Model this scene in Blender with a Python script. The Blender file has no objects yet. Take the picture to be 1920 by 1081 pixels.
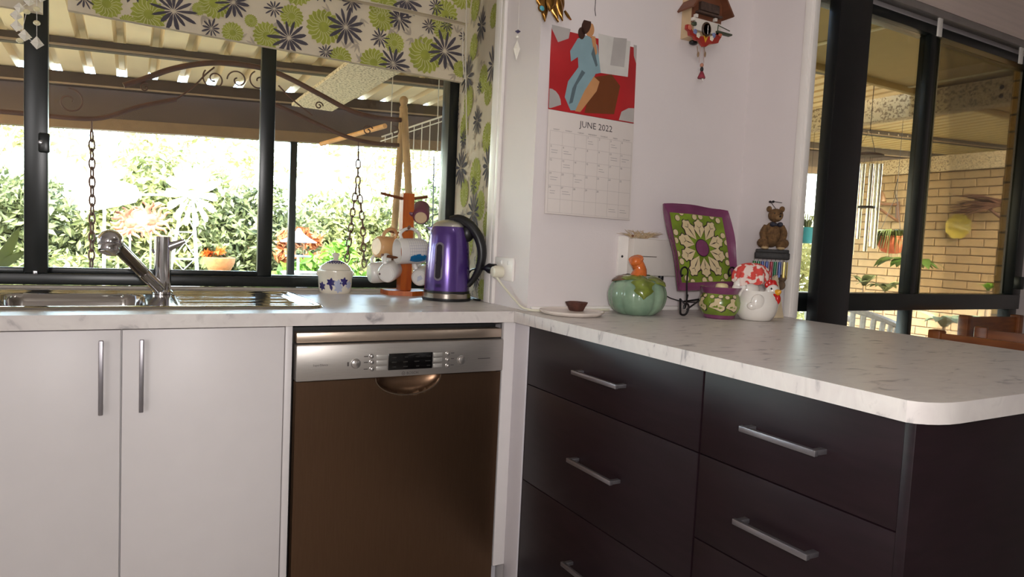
import bpy, bmesh, math, random
import numpy as np
from mathutils import Vector, Matrix
SC = bpy.context.scene
COL = SC.collection
PI = math.pi
R = math.radians
random.seed(7)

# ------------------------------------------------------------------ camera
FPX = 1273.4676
YAW, PIT, ROL = R(29.28329), R(-3.83041), R(2.74120)
CAM = np.array([-.95504, -1.71115, 1.09777])
_fw = np.array([math.sin(YAW)*math.cos(PIT), math.cos(YAW)*math.cos(PIT), math.sin(PIT)])
_rt = np.array([math.cos(YAW), -math.sin(YAW), 0.])
_up = np.cross(_rt, _fw)
RT = math.cos(ROL)*_rt + math.sin(ROL)*_up
UP = -math.sin(ROL)*_rt + math.cos(ROL)*_up
cd = bpy.data.cameras.new('camera')
cam = bpy.data.objects.new('camera', cd)
COL.objects.link(cam)
cd.sensor_width = 36.0
cd.lens = FPX/1920*36.0
cd.clip_start = .02
cd.clip_end = 200
cam.matrix_world = Matrix(((RT[0], UP[0], -_fw[0], CAM[0]), (RT[1], UP[1], -_fw[1], CAM[1]),
                           (RT[2], UP[2], -_fw[2], CAM[2]), (0, 0, 0, 1)))
SC.camera = cam

def at(u, v, X=None, Y=None, Z=None):
    """a measured pixel of the 1920x1081 photograph, intersected with the real plane it lies on"""
    d = _fw + RT*(u-960)/FPX - UP*(v-540.5)/FPX
    if X is not None: t = (X-CAM[0])/d[0]
    elif Y is not None: t = (Y-CAM[1])/d[1]
    else: t = (Z-CAM[2])/d[2]
    p = CAM+d*t
    return Vector((float(p[0]), float(p[1]), float(p[2])))

# ------------------------------------------------------------------ light
SC.view_settings.view_transform = 'Standard'
SC.view_settings.look = 'None'
SC.view_settings.exposure = 0.0
SC.view_settings.gamma = 1.0
SC.view_settings.use_curve_mapping = False
w = bpy.data.worlds.new('sky')
SC.world = w
w.use_nodes = True
nt = w.node_tree
nt.nodes.clear()
sky = nt.nodes.new('ShaderNodeTexSky')
sky.sky_type = 'NISHITA'
sky.sun_disc = False
sky.sun_elevation = R(42)
sky.sun_rotation = R(200)
sky.dust_density = 2.0
bg = nt.nodes.new('ShaderNodeBackground')
bg.inputs['Strength'].default_value = 4.2
out = nt.nodes.new('ShaderNodeOutputWorld')
nt.links.new(sky.outputs[0], bg.inputs[0])
nt.links.new(bg.outputs[0], out.inputs[0])

def at_pl(u, v, p0, n):
    d = Vector([float(x) for x in (_fw + RT*(u-960)/FPX - UP*(v-540.5)/FPX)]); n = Vector(n); c = Vector([float(x) for x in CAM])
    return c + d*((Vector(p0)-c).dot(n)/d.dot(n))
def lamp(name, kind, loc, energy, color=(1, 1, 1), size=.1, direction=None, size_y=None):
    l = bpy.data.lights.new(name, kind)
    l.energy = energy
    l.color = color
    if kind == 'AREA':
        l.size = size
        if size_y: l.shape = 'RECTANGLE'; l.size_y = size_y
    elif kind == 'POINT': l.shadow_soft_size = size
    else: l.angle = size
    o = bpy.data.objects.new(name, l)
    COL.objects.link(o)
    o.location = loc
    if direction is not None:
        o.rotation_euler = Vector(direction).to_track_quat('-Z', 'Y').to_euler()
    return o
SUN = lamp('sunlight', 'SUN', (0, -3, 8), 25, (1, .94, .82), R(.6), (-.10, .72, -.69))
LAMP = lamp('ceiling_lamp_light', 'POINT', (.12, -.95, 2.30), 2.4, (1, .94, .88), .05)
REAR_FILL = lamp('rear_fill_light', 'AREA', (-2.45, -3.98, 1.5), 32, (1, .97, .96), 1.1, (.35, 1, -.03), .9)  # added soft fill behind the camera
FLASH = lamp('camera_flash', 'AREA', tuple(CAM + RT*.05 + UP*.05), 13.5, (1, .965, .95), .06, tuple(_fw))

# ------------------------------------------------------------------ materials
def lin(c):
    c = c/255.0
    return c/12.92 if c <= .04045 else ((c+.055)/1.055)**2.4
def rgb(c): return (lin(c[0]), lin(c[1]), lin(c[2]), 1)
MATS = {}
def mat(name, c, rough=.5, metal=0, var=.05, scale=18, bump=0, bscale=60, coat=0, c2=None, detail=4, spec=.5, stretch=None, emit=None, trans=0, lo=.35, hi=.65):
    if name in MATS: return MATS[name]
    m = bpy.data.materials.new(name)
    m.use_nodes = True
    n, L = m.node_tree.nodes, m.node_tree.links
    b = n['Principled BSDF']
    b.inputs['Roughness'].default_value = rough
    b.inputs['Metallic'].default_value = metal
    b.inputs['Specular IOR Level'].default_value = spec
    if coat: b.inputs['Coat Weight'].default_value = coat; b.inputs['Coat Roughness'].default_value = .06
    tc = n.new('ShaderNodeTexCoord')
    src = tc.outputs['Object']
    if stretch:
        mp = n.new('ShaderNodeMapping'); mp.inputs['Scale'].default_value = stretch
        L.new(src, mp.inputs[0]); src = mp.outputs[0]
    nz = n.new('ShaderNodeTexNoise'); nz.inputs['Scale'].default_value = scale; nz.inputs['Detail'].default_value = detail
    L.new(src, nz.inputs['Vector'])
    rp = n.new('ShaderNodeValToRGB')
    a = rgb(c)
    if c2 is None:
        k0, k1 = 1-var, 1+var
        e0 = tuple(min(1, x*k0) for x in a[:3])+(1,); e1 = tuple(min(1, x*k1) for x in a[:3])+(1,)
    else: e0, e1 = a, rgb(c2)
    rp.color_ramp.elements[0].position = lo; rp.color_ramp.elements[0].color = e0
    rp.color_ramp.elements[1].position = hi; rp.color_ramp.elements[1].color = e1
    L.new(nz.outputs[0], rp.inputs[0])
    L.new(rp.outputs[0], b.inputs['Base Color'])
    if emit:
        b.inputs['Emission Color'].default_value = rgb(c); b.inputs['Emission Strength'].default_value = emit
    if bump:
        n2 = n.new('ShaderNodeTexNoise'); n2.inputs['Scale'].default_value = bscale; n2.inputs['Detail'].default_value = 3
        L.new(src, n2.inputs['Vector'])
        bp = n.new('ShaderNodeBump'); bp.inputs['Strength'].default_value = bump; bp.inputs['Distance'].default_value = .004
        L.new(n2.outputs[0], bp.inputs['Height']); L.new(bp.outputs[0], b.inputs['Normal'])
    if trans:
        o = n['Material Output']
        tr = n.new('ShaderNodeBsdfTranslucent'); L.new(rp.outputs[0], tr.inputs[0])
        mx = n.new('ShaderNodeMixShader'); mx.inputs[0].default_value = trans
        L.new(b.outputs[0], mx.inputs[1]); L.new(tr.outputs[0], mx.inputs[2]); L.new(mx.outputs[0], o.inputs[0])
    MATS[name] = m
    return m
def glass_mat(name, tint=(1, 1, 1), refl=.07):
    m = bpy.data.materials.new(name); m.use_nodes = True
    n, L = m.node_tree.nodes, m.node_tree.links
    n.remove(n['Principled BSDF'])
    t = n.new('ShaderNodeBsdfTransparent'); t.inputs[0].default_value = tint+(1,)
    g = n.new('ShaderNodeBsdfGlossy'); g.inputs['Roughness'].default_value = .02
    lw = n.new('ShaderNodeLayerWeight'); lw.inputs[0].default_value = .12
    mm = n.new('ShaderNodeMath'); mm.operation = 'MULTIPLY_ADD'; mm.inputs[1].default_value = .6; mm.inputs[2].default_value = refl*.3
    nz = n.new('ShaderNodeTexNoise'); nz.inputs['Scale'].default_value = 3
    mx = n.new('ShaderNodeMixShader')
    L.new(lw.outputs['Fresnel'], mm.inputs[0]); L.new(mm.outputs[0], mx.inputs[0])
    L.new(t.outputs[0], mx.inputs[1]); L.new(g.outputs[0], mx.inputs[2]); L.new(mx.outputs[0], n['Material Output'].inputs[0])
    return m
def marble_mat():
    m = bpy.data.materials.new('marble_laminate'); m.use_nodes = True
    n, L = m.node_tree.nodes, m.node_tree.links
    b = n['Principled BSDF']; b.inputs['Roughness'].default_value = .36
    tc = n.new('ShaderNodeTexCoord')
    mp = n.new('ShaderNodeMapping'); mp.inputs['Rotation'].default_value = (.5, .6, .5); mp.inputs['Scale'].default_value = (11, 26, 11)
    L.new(tc.outputs['Object'], mp.inputs[0])
    a = n.new('ShaderNodeTexNoise'); a.inputs['Scale'].default_value = 1.6; a.inputs['Detail'].default_value = 7; a.inputs['Distortion'].default_value = .7
    L.new(mp.outputs[0], a.inputs['Vector'])
    r = n.new('ShaderNodeValToRGB')
    e = r.color_ramp.elements
    e[0].position = .27; e[0].color = rgb((140, 134, 136)); e[1].position = .39; e[1].color = rgb((212, 204, 200))
    k = e.new(.62); k.color = rgb((220, 213, 208)); k = e.new(.8); k.color = rgb((196, 188, 184))
    L.new(a.outputs[0], r.inputs[0]); L.new(r.outputs[0], b.inputs['Base Color'])
    MATS['marble'] = m
    return m

# ------------------------------------------------------------------ geometry
class G:
    def __init__(s): s.v, s.f, s.M = [], [], None
    def add(s, vs, fs):
        o = len(s.v)
        s.v += [tuple(s.M @ Vector(p)) if s.M is not None else tuple(p) for p in vs]
        s.f += [tuple(i+o for i in f) for f in fs]
        return s
    def box(s, x0, x1, y0, y1, z0, z1, r=0, seg=2):
        if x0 > x1: x0, x1 = x1, x0
        if y0 > y1: y0, y1 = y1, y0
        if z0 > z1: z0, z1 = z1, z0
        if r <= 0:
            vs = [(x, y, z) for z in (z0, z1) for y in (y0, y1) for x in (x0, x1)]
            return s.add(vs, [(0, 2, 3, 1), (4, 5, 7, 6), (0, 1, 5, 4), (2, 6, 7, 3), (0, 4, 6, 2), (1, 3, 7, 5)])
        bm = bmesh.new(); bmesh.ops.create_cube(bm, size=1)
        for q in bm.verts:
            q.co = Vector(((x0+x1)/2+q.co.x*(x1-x0), (y0+y1)/2+q.co.y*(y1-y0), (z0+z1)/2+q.co.z*(z1-z0)))
        bmesh.ops.bevel(bm, geom=bm.edges[:], offset=r, segments=seg, profile=.5, affect='EDGES')
        bm.verts.index_update()
        s.add([q.co[:] for q in bm.verts], [[q.index for q in f.verts] for f in bm.faces]); bm.free()
        return s
    def tube(s, pts, r, n=8, closed=False, cap=True, flat=1):
        pts = [Vector(p) for p in pts]; N = len(pts)
        rs = r if isinstance(r, (list, tuple)) else [r]*N
        vs, fs = [], []
        ref = None
        for i, p in enumerate(pts):
            if closed: t = pts[(i+1) % N]-pts[i-1]
            else: t = pts[min(i+1, N-1)]-pts[max(i-1, 0)]
            if t.length < 1e-9: t = Vector((0, 0, 1))
            t.normalize()
            if ref is None:
                ref = Vector((0, 0, 1)) if abs(t.z) < .9 else Vector((1, 0, 0))
                ref = (ref-t*ref.dot(t)).normalized()
            else:
                q = ref-t*ref.dot(t)
                ref = q.normalized() if q.length > 1e-6 else t.orthogonal().normalized()
            b = t.cross(ref)
            for k in range(n):
                a = 2*PI*k/n
                vs.append(p+ref*math.cos(a)*rs[i]+b*math.sin(a)*rs[i]*flat)
        m = N if closed else N-1
        for i in range(m):
            j = (i+1) % N
            for k in range(n):
                l = (k+1) % n
                fs.append((i*n+k, i*n+l, j*n+l, j*n+k))
        if cap and not closed:
            fs.append(tuple(range(n-1, -1, -1))); fs.append(tuple((N-1)*n+k for k in range(n)))
        return s.add(vs, fs)
    def lathe(s, prof, n=32, c=(0, 0, 0), ax=None, a0=0, fn=None):
        """prof: (radius, height) list from bottom; fn(angle,r,z) may modulate the radius"""
        vs, fs = [], []
        N = len(prof)
        for (r, z) in prof:
            for k in range(n):
                a = 2*PI*k/n+a0
                rr = fn(a, r, z) if fn else r
                vs.append((c[0]+rr*math.cos(a), c[1]+rr*math.sin(a), c[2]+z))
        for i in range(N-1):
            for k in range(n):
                l = (k+1) % n
                fs.append((i*n+k, i*n+l, (i+1)*n+l, (i+1)*n+k))
        if prof[0][0] > 1e-5: fs.append(tuple(range(n-1, -1, -1)))
        if prof[-1][0] > 1e-5: fs.append(tuple((N-1)*n+k for k in range(n)))
        return s.add(vs, fs)
    def sph(s, c, r, nu=16, nv=10, rot=None):
        if not isinstance(r, (tuple, list)): r = (r, r, r)
        vs, fs = [], []
        for i in range(nv+1):
            t = PI*i/nv
            for k in range(nu):
                a = 2*PI*k/nu
                p = Vector((r[0]*math.sin(t)*math.cos(a), r[1]*math.sin(t)*math.sin(a), -r[2]*math.cos(t)))
                if rot is not None: p = rot @ p
                vs.append(Vector(c)+p)
        for i in range(nv):
            for k in range(nu):
                l = (k+1) % nu
                fs.append((i*nu+k, i*nu+l, (i+1)*nu+l, (i+1)*nu+k))
        return s.add(vs, fs)
    def prism(s, poly, h0, h1, o=(0, 0, 0), ex=(1, 0, 0), ey=(0, 1, 0), ez=(0, 0, 1)):
        o, ex, ey, ez = map(Vector, (o, ex, ey, ez)); n = len(poly)
        vs = [o+ex*p[0]+ey*p[1]+ez*h0 for p in poly]+[o+ex*p[0]+ey*p[1]+ez*h1 for p in poly]
        fs = [tuple(range(n-1, -1, -1)), tuple(range(n, 2*n))]+[(i, (i+1) % n, n+(i+1) % n, n+i) for i in range(n)]
        return s.add(vs, fs)
    def poly(s, pts): return s.add(pts, [tuple(range(len(pts)))])
    def grid(s, fn, nu, nv):
        vs = [fn(i/nu, j/nv) for j in range(nv+1) for i in range(nu+1)]
        fs = [(j*(nu+1)+i, j*(nu+1)+i+1, (j+1)*(nu+1)+i+1, (j+1)*(nu+1)+i) for j in range(nv) for i in range(nu)]
        return s.add(vs, fs)
    def shift(s, d): s.v = [(p[0]-d[0], p[1]-d[1], p[2]-d[2]) for p in s.v]; return s

def root_loc(p):
    while p.parent: p = p.parent
    return p.location
def ob(name, g, m, parent=None, kind=None, label=None, cat=None, group=None, sm=40, local=False, fixn=True):
    """links geometry as ONE mesh object; world-coded vertices are moved into the frame of the parent thing"""
    base = root_loc(parent) if parent is not None else Vector((0, 0, 0))
    vs = g.v if (local or parent is None) else [(p[0]-base.x, p[1]-base.y, p[2]-base.z) for p in g.v]
    org = None
    if parent is None and not local and vs and kind is None:
        a = np.array(vs); org = ((a[:, 0].min()+a[:, 0].max())/2, (a[:, 1].min()+a[:, 1].max())/2, a[:, 2].min())
        vs = [(p[0]-org[0], p[1]-org[1], p[2]-org[2]) for p in vs]
    me = bpy.data.meshes.new(name)
    me.from_pydata(vs, [], g.f)
    if fixn:
        bm = bmesh.new(); bm.from_mesh(me); bmesh.ops.recalc_face_normals(bm, faces=bm.faces); bm.to_mesh(me); bm.free()
    me.materials.append(m)
    if sm:
        me.polygons.foreach_set('use_smooth', [True]*len(me.polygons)); me.set_sharp_from_angle(angle=R(sm))
    o = bpy.data.objects.new(name, me); COL.objects.link(o)
    if org: o.location = org
    if parent is not None: o.parent = parent
    if kind: o['kind'] = kind
    tag(o, label, cat, group)
    return o
def tag(o, label=None, cat=None, group=None):
    if label: o['label'] = label
    if cat: o['category'] = cat
    if group: o['group'] = group
    return o
def thing(name, label, cat, loc=(0, 0, 0), rotz=0, group=None):
    o = bpy.data.objects.new(name, None); COL.objects.link(o)
    o.empty_display_size = .03
    o.location = loc; o.rotation_euler = (0, 0, rotz)
    return tag(o, label, cat, group)
def copy_tree(o, parent=None):
    c = o.copy(); COL.objects.link(c)
    if parent is not None: c.parent = parent
    for ch in list(o.children): copy_tree(ch, c)
    return c
def text_geo(s, size, align='CENTER'):
    """flat lettering as polygons in the xy plane"""
    cu = bpy.data.curves.new('lettering', 'FONT'); cu.body = s; cu.size = size; cu.align_x = align; cu.align_y = 'CENTER'
    cu.resolution_u = 2
    t = bpy.data.objects.new('lettering', cu); COL.objects.link(t)
    me = bpy.data.meshes.new_from_object(t.evaluated_get(bpy.context.evaluated_depsgraph_get()))
    vs = [tuple(v.co) for v in me.vertices]; fs = [tuple(p.vertices) for p in me.polygons]
    bpy.data.objects.remove(t); bpy.data.curves.remove(cu); bpy.data.meshes.remove(me)
    return vs, fs
def put_text(g, s, size, o, ex, ey, align='CENTER'):
    o, ex, ey = Vector(o), Vector(ex), Vector(ey)
    vs, fs = text_geo(s, size, align)
    g.add([o+ex*p[0]+ey*p[1] for p in vs], fs)
def arc(c, r, a0, a1, n, ex, ey):
    c, ex, ey = Vector(c), Vector(ex), Vector(ey)
    return [c+ex*r*math.cos(a0+(a1-a0)*i/n)+ey*r*math.sin(a0+(a1-a0)*i/n) for i in range(n+1)]
def spiral(c, r0, r1, a0, turns, n, ex, ey):
    c, ex, ey = Vector(c), Vector(ex), Vector(ey)
    return [c+(ex*math.cos(a0+turns*2*PI*i/n)+ey*math.sin(a0+turns*2*PI*i/n))*(r0+(r1-r0)*i/n) for i in range(n+1)]
def smooth_path(pts, n=6):
    P = [Vector(p) for p in pts]; out = []
    for i in range(len(P)-1):
        p0, p1, p2, p3 = P[max(i-1, 0)], P[i], P[i+1], P[min(i+2, len(P)-1)]
        for k in range(n):
            t = k/n
            out.append(.5*((2*p1)+(p2-p0)*t+(2*p0-5*p1+4*p2-p3)*t*t+(3*p1-p0-3*p2+p3)*t**3))
    out.append(P[-1])
    return out
def clip(poly, x0, x1, y0, y1):
    for ax, lim, sg in ((0, x0, 1), (0, x1, -1), (1, y0, 1), (1, y1, -1)):
        res = []
        for i in range(len(poly)):
            a, b = poly[i-1], poly[i]
            ia, ib = (a[ax]-lim)*sg >= 0, (b[ax]-lim)*sg >= 0
            if ia != ib:
                t = (lim-a[ax])/(b[ax]-a[ax]); res.append((a[0]+(b[0]-a[0])*t, a[1]+(b[1]-a[1])*t))
            if ib: res.append(b)
        poly = res
        if len(poly) < 3: return []
    return poly
marble = marble_mat()
GLASS = glass_mat('window_glass', (.97, .98, .96))
# ------------------------------------------------------------------ setting: the room
m_wall = mat('wall_paint', (226, 217, 216), .55, var=.015, scale=4, bump=.08, bscale=220)
m_trim = mat('gloss_trim_paint', (238, 232, 226), .3, var=.01)
m_ceil = mat('ceiling_paint', (214, 208, 202), .7, var=.01)
m_floor = mat('tile_floor', (176, 168, 160), .4, var=.06, scale=5)
m_black = mat('dark_green_aluminium', (20, 24, 23), .3, var=.1)
m_post = mat('black_steel_paint', (24, 24, 26), .34, var=.08)
XL, XR, YF, ZC = -3.4, 4.0, -4.1, 2.45
YB, YW, XS, XN = .70, .008, .063, .912
XJ = .131                                   # where the splayed alcove side meets the window frame
def xside(y): return XS if y < .28 else XS+(XJ-XS)*(y-.28)/(YB-.28)       # window plane, picture wall, alcove side wall, nib
S = 'structure'
ob('floor', G().box(XL, XR, YF, .65, -.1, 0), m_floor, kind=S)
ob('ceiling', G().box(XL, XR, YF, .75, ZC, ZC+.1), m_ceil, kind=S)
ob('wall_left', G().box(XL-.1, XL, YF, .65, 0, ZC), m_wall, kind=S)
ob('wall_east', G().box(XR, XR+.1, YF, .0, 0, ZC), m_wall, kind=S)
ob('wall_front', G().box(XL, XR, YF-.1, YF, 0, ZC), m_wall, kind=S)
WL, WT = -2.6, 2.08                            # kitchen window opening
g = G()
g.box(XL, WL, YB, YB+.072, 0, ZC).box(WL, XJ, YB, YB+.072, 0, .90).box(WL, XJ, YB, YB+.072, WT, ZC)
ob('wall_back', g, m_wall, kind=S)
ob('wall_alcove', G().prism([(XS, YW), (.203, YW), (.203, YB+.072), (XJ, YB+.072), (XJ, YB), (XS, .28)], 0, ZC), m_wall, kind=S, sm=0)
ob('wall_right', G().box(.203, .935, YW, YW+.2, 0, ZC), m_wall, kind=S)
ob('wall_nib', G().box(XN, XN+.018, -.2465, YW-.0395, .0, ZC).box(XN, XN+.018, YW-.0395, YW, 0, ZC), m_wall, kind=S)
g = G(); g.box(XN-.006, XN+.019, -.249, -.228, .90, ZC, .003); g.box(XN-.010, XN, -.240, -.214, .90, ZC, .003)
ob('trim_1', g, m_trim, kind=S)
g = G(); g.box(XS-.012, XS, .212, .232, .9, ZC, .003); g.box(XS-.012, XS, .236, .276, .9, ZC, .004)
ob('trim_2', g, m_trim, kind=S)
g = G(); g.box(XS+.01, XN-.001, YW-.014, YW, .9, .914, .003)
ob('baseboard_counter', g, m_trim, kind=S)
# window sill upstand behind the sink counter
ob('trim_3', G().box(WL, XJ-.012, YB-.035, YB, .9001, .909, .003), mat('sill_laminate', (168, 158, 146), .4), kind=S)
# dining wall with its big window
DX0, DX1, DY = .936, 2.74, -.03
g = G()
g.box(DX1+.03, XR, DY, DY+.06, 0, ZC).box(DX0, DX1+.03, DY, DY+.06, 2.06, ZC).box(DX0, DX1+.03, DY, DY+.06, 0, .25)
ob('wall_dining', g, m_wall, kind=S)
g = G(); g.box(1.16, XR, -.10, -.035, 2.104, ZC)
ob('wall_pelmet', g, mat('pelmet_boards', (222, 203, 194), .35, var=.05, scale=3, stretch=(1, 1, 22)), kind=S)

# kitchen window: frame members, two sliding stiles, glass
t = ob('window_1', G().box(WL, XJ-.001, YB+.002, YB+.07, .909, .943, .003), m_black, kind=S)   # sill rail
g = G(); g.box(WL, XJ-.001, YB+.004, YB+.07, WT-.04, WT-.001, .003); ob('head_rail', g, m_black, t)
g = G(); g.box(.088, XJ-.001, YB+.001, YB+.07, .943, WT-.04, .003); ob('jamb', g, m_black, t)
g = G(); g.box(WL, WL+.04, YB+.001, YB+.07, .943, WT-.04, .003); ob('jamb', g, m_black, t)
def sash(x0, x1, y, zb, wl, wr):
    g = G(); g.box(x0, x0+wl, y, y+.026, zb, WT-.04, .003); ob('stile', g, m_black, t)
    g = G(); g.box(x1-wr, x1, y, y+.026, zb, WT-.04, .003); ob('stile', g, m_black, t)
    g = G(); g.box(x0+wl, x1-wr, y+.002, y+.024, zb, zb+.016, .002); ob('bottom_rail', g, m_black, t)
    g = G(); g.box(x0+wl, x1-wr, y+.011, y+.015, zb+.016, WT-.04); ob('pane', g, GLASS, t, sm=0)
sash(WL+.04, -1.173, YB+.001, .943, .03, .058)
sash(-1.21, -.537, YB+.030, .943, .03, .047)
g = G(); g.box(-.537, .088, YB+.040, YB+.044, .945, WT-.04); ob('pane', g, GLASS, t, sm=0)
g = G(); g.box(-.537, .088, YB+.03, YB+.056, .943, .948); ob('bottom_rail', g, m_black, t)
g = G(); p = at(82, 268, Y=YB); g.box(p.x-.012, p.x+.016, YB-.016, YB+.001, p.z-.028, p.z+.028, .005); lk = ob('lock', g, m_black, t)
g = G(); g.M = Matrix.Translation((p.x-.006, YB-.016, p.z)) @ Matrix.Rotation(PI/2, 4, 'X'); g.lathe([(.006, 0), (.006, .004), (.004, .005)], 16)
ob('key_barrel', g, mat('lock_chrome', (200, 200, 205), .2, 1), lk)
g = G(); p = at(67, 510, Y=YB); g.box(p.x-.006, p.x+.006, YB-.012, YB+.001, p.z-.006, p.z+.006, .002); ob('roller_clip', g, MATS['lock_chrome'], t)

# dining window
ZR = 2.05
t = ob('window_2', G().box(DX0, DX1+.03, DY-.03, DY+.04, .897, .966, .003), m_black, kind=S)
g = G(); g.box(DX0, DX1+.03, DY-.03, DY+.04, 2.022, 2.0599, .003); ob('head_rail', g, m_black, t)
g = G(); g.box(DX0, DX1+.03, DY-.03, DY+.04, .25, .29, .003); ob('sill_rail', g, m_black, t)
for x0, x1 in ((.937, .975), (1.863, 1.90), (1.905, 1.957), (2.70, 2.77)):
    g = G(); g.box(x0, x1, DY-.03 if x0 != 1.905 else DY-.008, DY+.02, .966, 2.022, .003); ob('stile', g, m_black, t)
for x0, x1 in ((.937, .975), (1.884, 1.915), (2.70, 2.77)):
    g = G(); g.box(x0, x1, DY-.02, DY+.03, .29, .897, .003); ob('lower_stile', g, m_black, t)
g = G(); g.box(1.957, 1.964, DY-.012, DY-.004, .966, 2.022); ob('bright_edge', g, mat('pale_aluminium', (205, 195, 150), .25, 1), t)  # thin pale yellowish metal strip along the edge of the stile
for x0, x1, y, tn in ((.975, 1.863, DY-.005, (.82, .80, .73)), (1.957, 2.70, DY+.01, (.60, .57, .50))):  # dark tints put the shade of the patio beyond into the glass colour
    g = G(); g.box(x0, x1, y, y+.004, .966, 2.022); ob('pane', g, glass_mat('shade_tint_glass', tn), t, sm=0)
for x0, x1 in ((.975, 1.884), (1.915, 2.70)):
    g = G(); g.box(x0, x1, DY+.002, DY+.006, .29, .897); ob('pane', g, GLASS, t, sm=0)
g = G(); p = at(1907, 530, Y=DY-.04); g.box(p.x-.012, p.x+.016, DY-.065, DY-.03, p.z-.03, p.z+.03, .004); ob('latch', g, m_black, t)
# blind track with two carriers under the pelmet
t = ob('blind_track', G().box(1.2, 3.6, -.10, -.062, 2.075, 2.103, .003), mat('grey_track', (150, 142, 138), .35, .3), label='long pale grey blind track under the pelmet above the dining window', cat='blind track')
for u, v in ((1762, 60), (1914, 112)):
    p = at(u, v, Y=-.09); g = G(); g.box(p.x-.014, p.x+.014, -.093, -.085, p.z-.018, 2.078, .002); ob('carrier', g, m_trim, t, local=False)
    # carriers are parts: shift into the track's frame
for ch in t.children:
    ch.location = (0, 0, 0)

# black steel post in the opening
p1 = at(1531.6, 600, X=1.15); xr = at(1589, 608, Y=p1.y).x
g = G(); g.box(1.15, xr, p1.y, p1.y+.047, 0, ZC, .004)
ob('steel_post', g, m_post, label='black square steel post standing just behind the peninsula worktop', cat='post')

# ------------------------------------------------------------------ worktops
def slab(poly, z0, z1, hole=None):
    g = G(); g.prism(poly, z0, z1)
    return g
SX0, SX1, SY0, SY1 = -1.30, -.498, .105, .570           # sink cut-out outer rim
ZT, ZB = .90, .868
g = G()
for b in ((WL, SX0+.012, 0, YB-.0005), (SX1-.012, XS-.0005, .0085, .28), (SX1-.012, .0155, 0, .0085),
          (SX0+.012, SX1-.012, 0, SY0+.012), (SX0+.012, SX1-.012, SY1-.012, YB-.0005)):
    g.box(b[0], b[1], b[2], b[3], ZB, ZT)
g.prism([(SX1-.012, .28), (XS-.0005, .28), (XJ-.001, YB-.0005), (SX1-.012, YB-.0005)], ZB, ZT)
ob('worktop', g, marble, label='white marble-look laminate worktop holding the sink under the window', cat='worktop', sm=0)
poly = [(.0165, .0), (.0165, -1.152), (.024, -1.163), (.036, -1.172), (.052, -1.179), (.072, -1.184), (.098, -1.186), (.896, -1.186), (.896, -.251), (.9115, -.251), (.9115, .0065), (.064, .0065), (.064, 0)]
ob('worktop', slab(poly[::-1], ZB, ZT), marble, label='marble-look peninsula worktop with a rounded corner above dark drawers', cat='worktop', sm=25)

# ------------------------------------------------------------------ base cabinets
m_white = mat('white_cupboard', (220, 214, 213), .42, var=.01)
m_grey = mat('brushed_handle', (150, 146, 150), .35, .85)
m_dark = mat('dark_wood_laminate', (29, 16, 21), .42, spec=.35, var=.18, scale=9, stretch=(1, 1, 8))
m_kick = mat('kick_board', (196, 194, 200), .45)
t = thing('base_cabinet', 'white two-door base cabinet under the sink, grey bar handles', 'cabinet', (-1.1, .3, 0))
g = G(); g.box(-1.44, -.602, .052, .60, .12, .70).box(-1.44, -.602, .052, .09, .70, ZB-.002).box(-1.44, -1.31, .09, .60, .70, ZB-.002)
ob('carcass', g, m_white, t)
g = G(); g.box(-2.58, -.602, .09, .105, 0, .12); ob('kick_board', g, m_kick, t)
g = G(); g.box(-2.58, -1.4405, .034, .60, .12, ZB-.002); ob('blank_unit', g, m_white, t)
for x0, x1, hx in ((-1.425, -.9765, -1.013), (-.9735, -.622, -.935)):
    g = G(); g.box(x0, x1, .030, .048, .125, ZB-.006, .0015); d = ob('door', g, m_white, t)
    g = G(); g.box(hx-.0045, hx+.0045, -.002, .006, .678, .843, .0015)
    for z in (.69, .831): g.box(hx-.004, hx+.004, .004, .0305, z-.005, z+.005)
    ob('handle', g, m_grey, d)
g = G(); g.box(-.6195, -.6025, .031, .55, .10, ZB-.001, .001); ob('side_panel', g, m_white, t)

# dishwasher
m_steel = mat('brushed_steel_panel', (176, 170, 164), .38, .75, var=.04, scale=30, stretch=(1, 1, 30))
m_dsteel = mat('dark_steel_door', (118, 92, 72), .33, .95, var=.04, scale=14, stretch=(30, 1, 1))
m_char = mat('charcoal_plastic', (26, 25, 27), .5)
t = thing('dishwasher', 'freestanding stainless dishwasher with dark steel door between white panels', 'dishwasher', (-.3, .3, 0))
ob('body', G().box(-.594, -.004, .075, .565, .03, .855), m_char, t)
ob('top_strip', G().box(-.592, -.004, .034, .075, .8195, .846, .002), mat('strip_steel', (196, 178, 160), .3, .8), t)
pan = ob('control_panel', G().box(-.594, -.001, .022, .074, .722, .8155, .004), m_steel, t)
def door_fn(a, b):
    x = -.592+.588*a; z = .09+(.719-.09)*(1-(1-b)**2.2)
    e = ((x+.290)/.093)**2+((z-.722)/.05)**2
    y = .030+(.026*(1-e)**.5 if e < 1 else 0)
    return (x, y, z)
g = G(); g.grid(door_fn, 140, 60); g.box(-.592, -.004, .0565, .074, .09, .719); d = ob('door', g, m_dsteel, t, sm=50)
g = G()
g.tube([(-.290+.0945*math.cos(a), .0285, .720+.0510*math.sin(a)) for a in [PI+PI*i/24 for i in range(25)]], .0022, 6); ob('grip_rim', g, mat('grip_steel', (170, 150, 130), .25, .9), d)
ob('kick_plate', G().box(-.59, -.006, .08, .09, 0, .085), m_char, t)
g = G(); g.box(-.353, -.226, .0195, .0225, .741, .786, .001); lcd = ob('display', g, mat('display_black', (10, 9, 9), .15), pan)
g = G(); random.seed(3)
for i in range(4):
    for j in range(3):
        x = -.340+.033*i; g.box(x-.007*random.random(), x+.009, .0192, .0195, .748+.013*j, .751+.013*j)
ob('display_marks', g, mat('display_dim', (38, 36, 33), .4), lcd)
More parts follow.
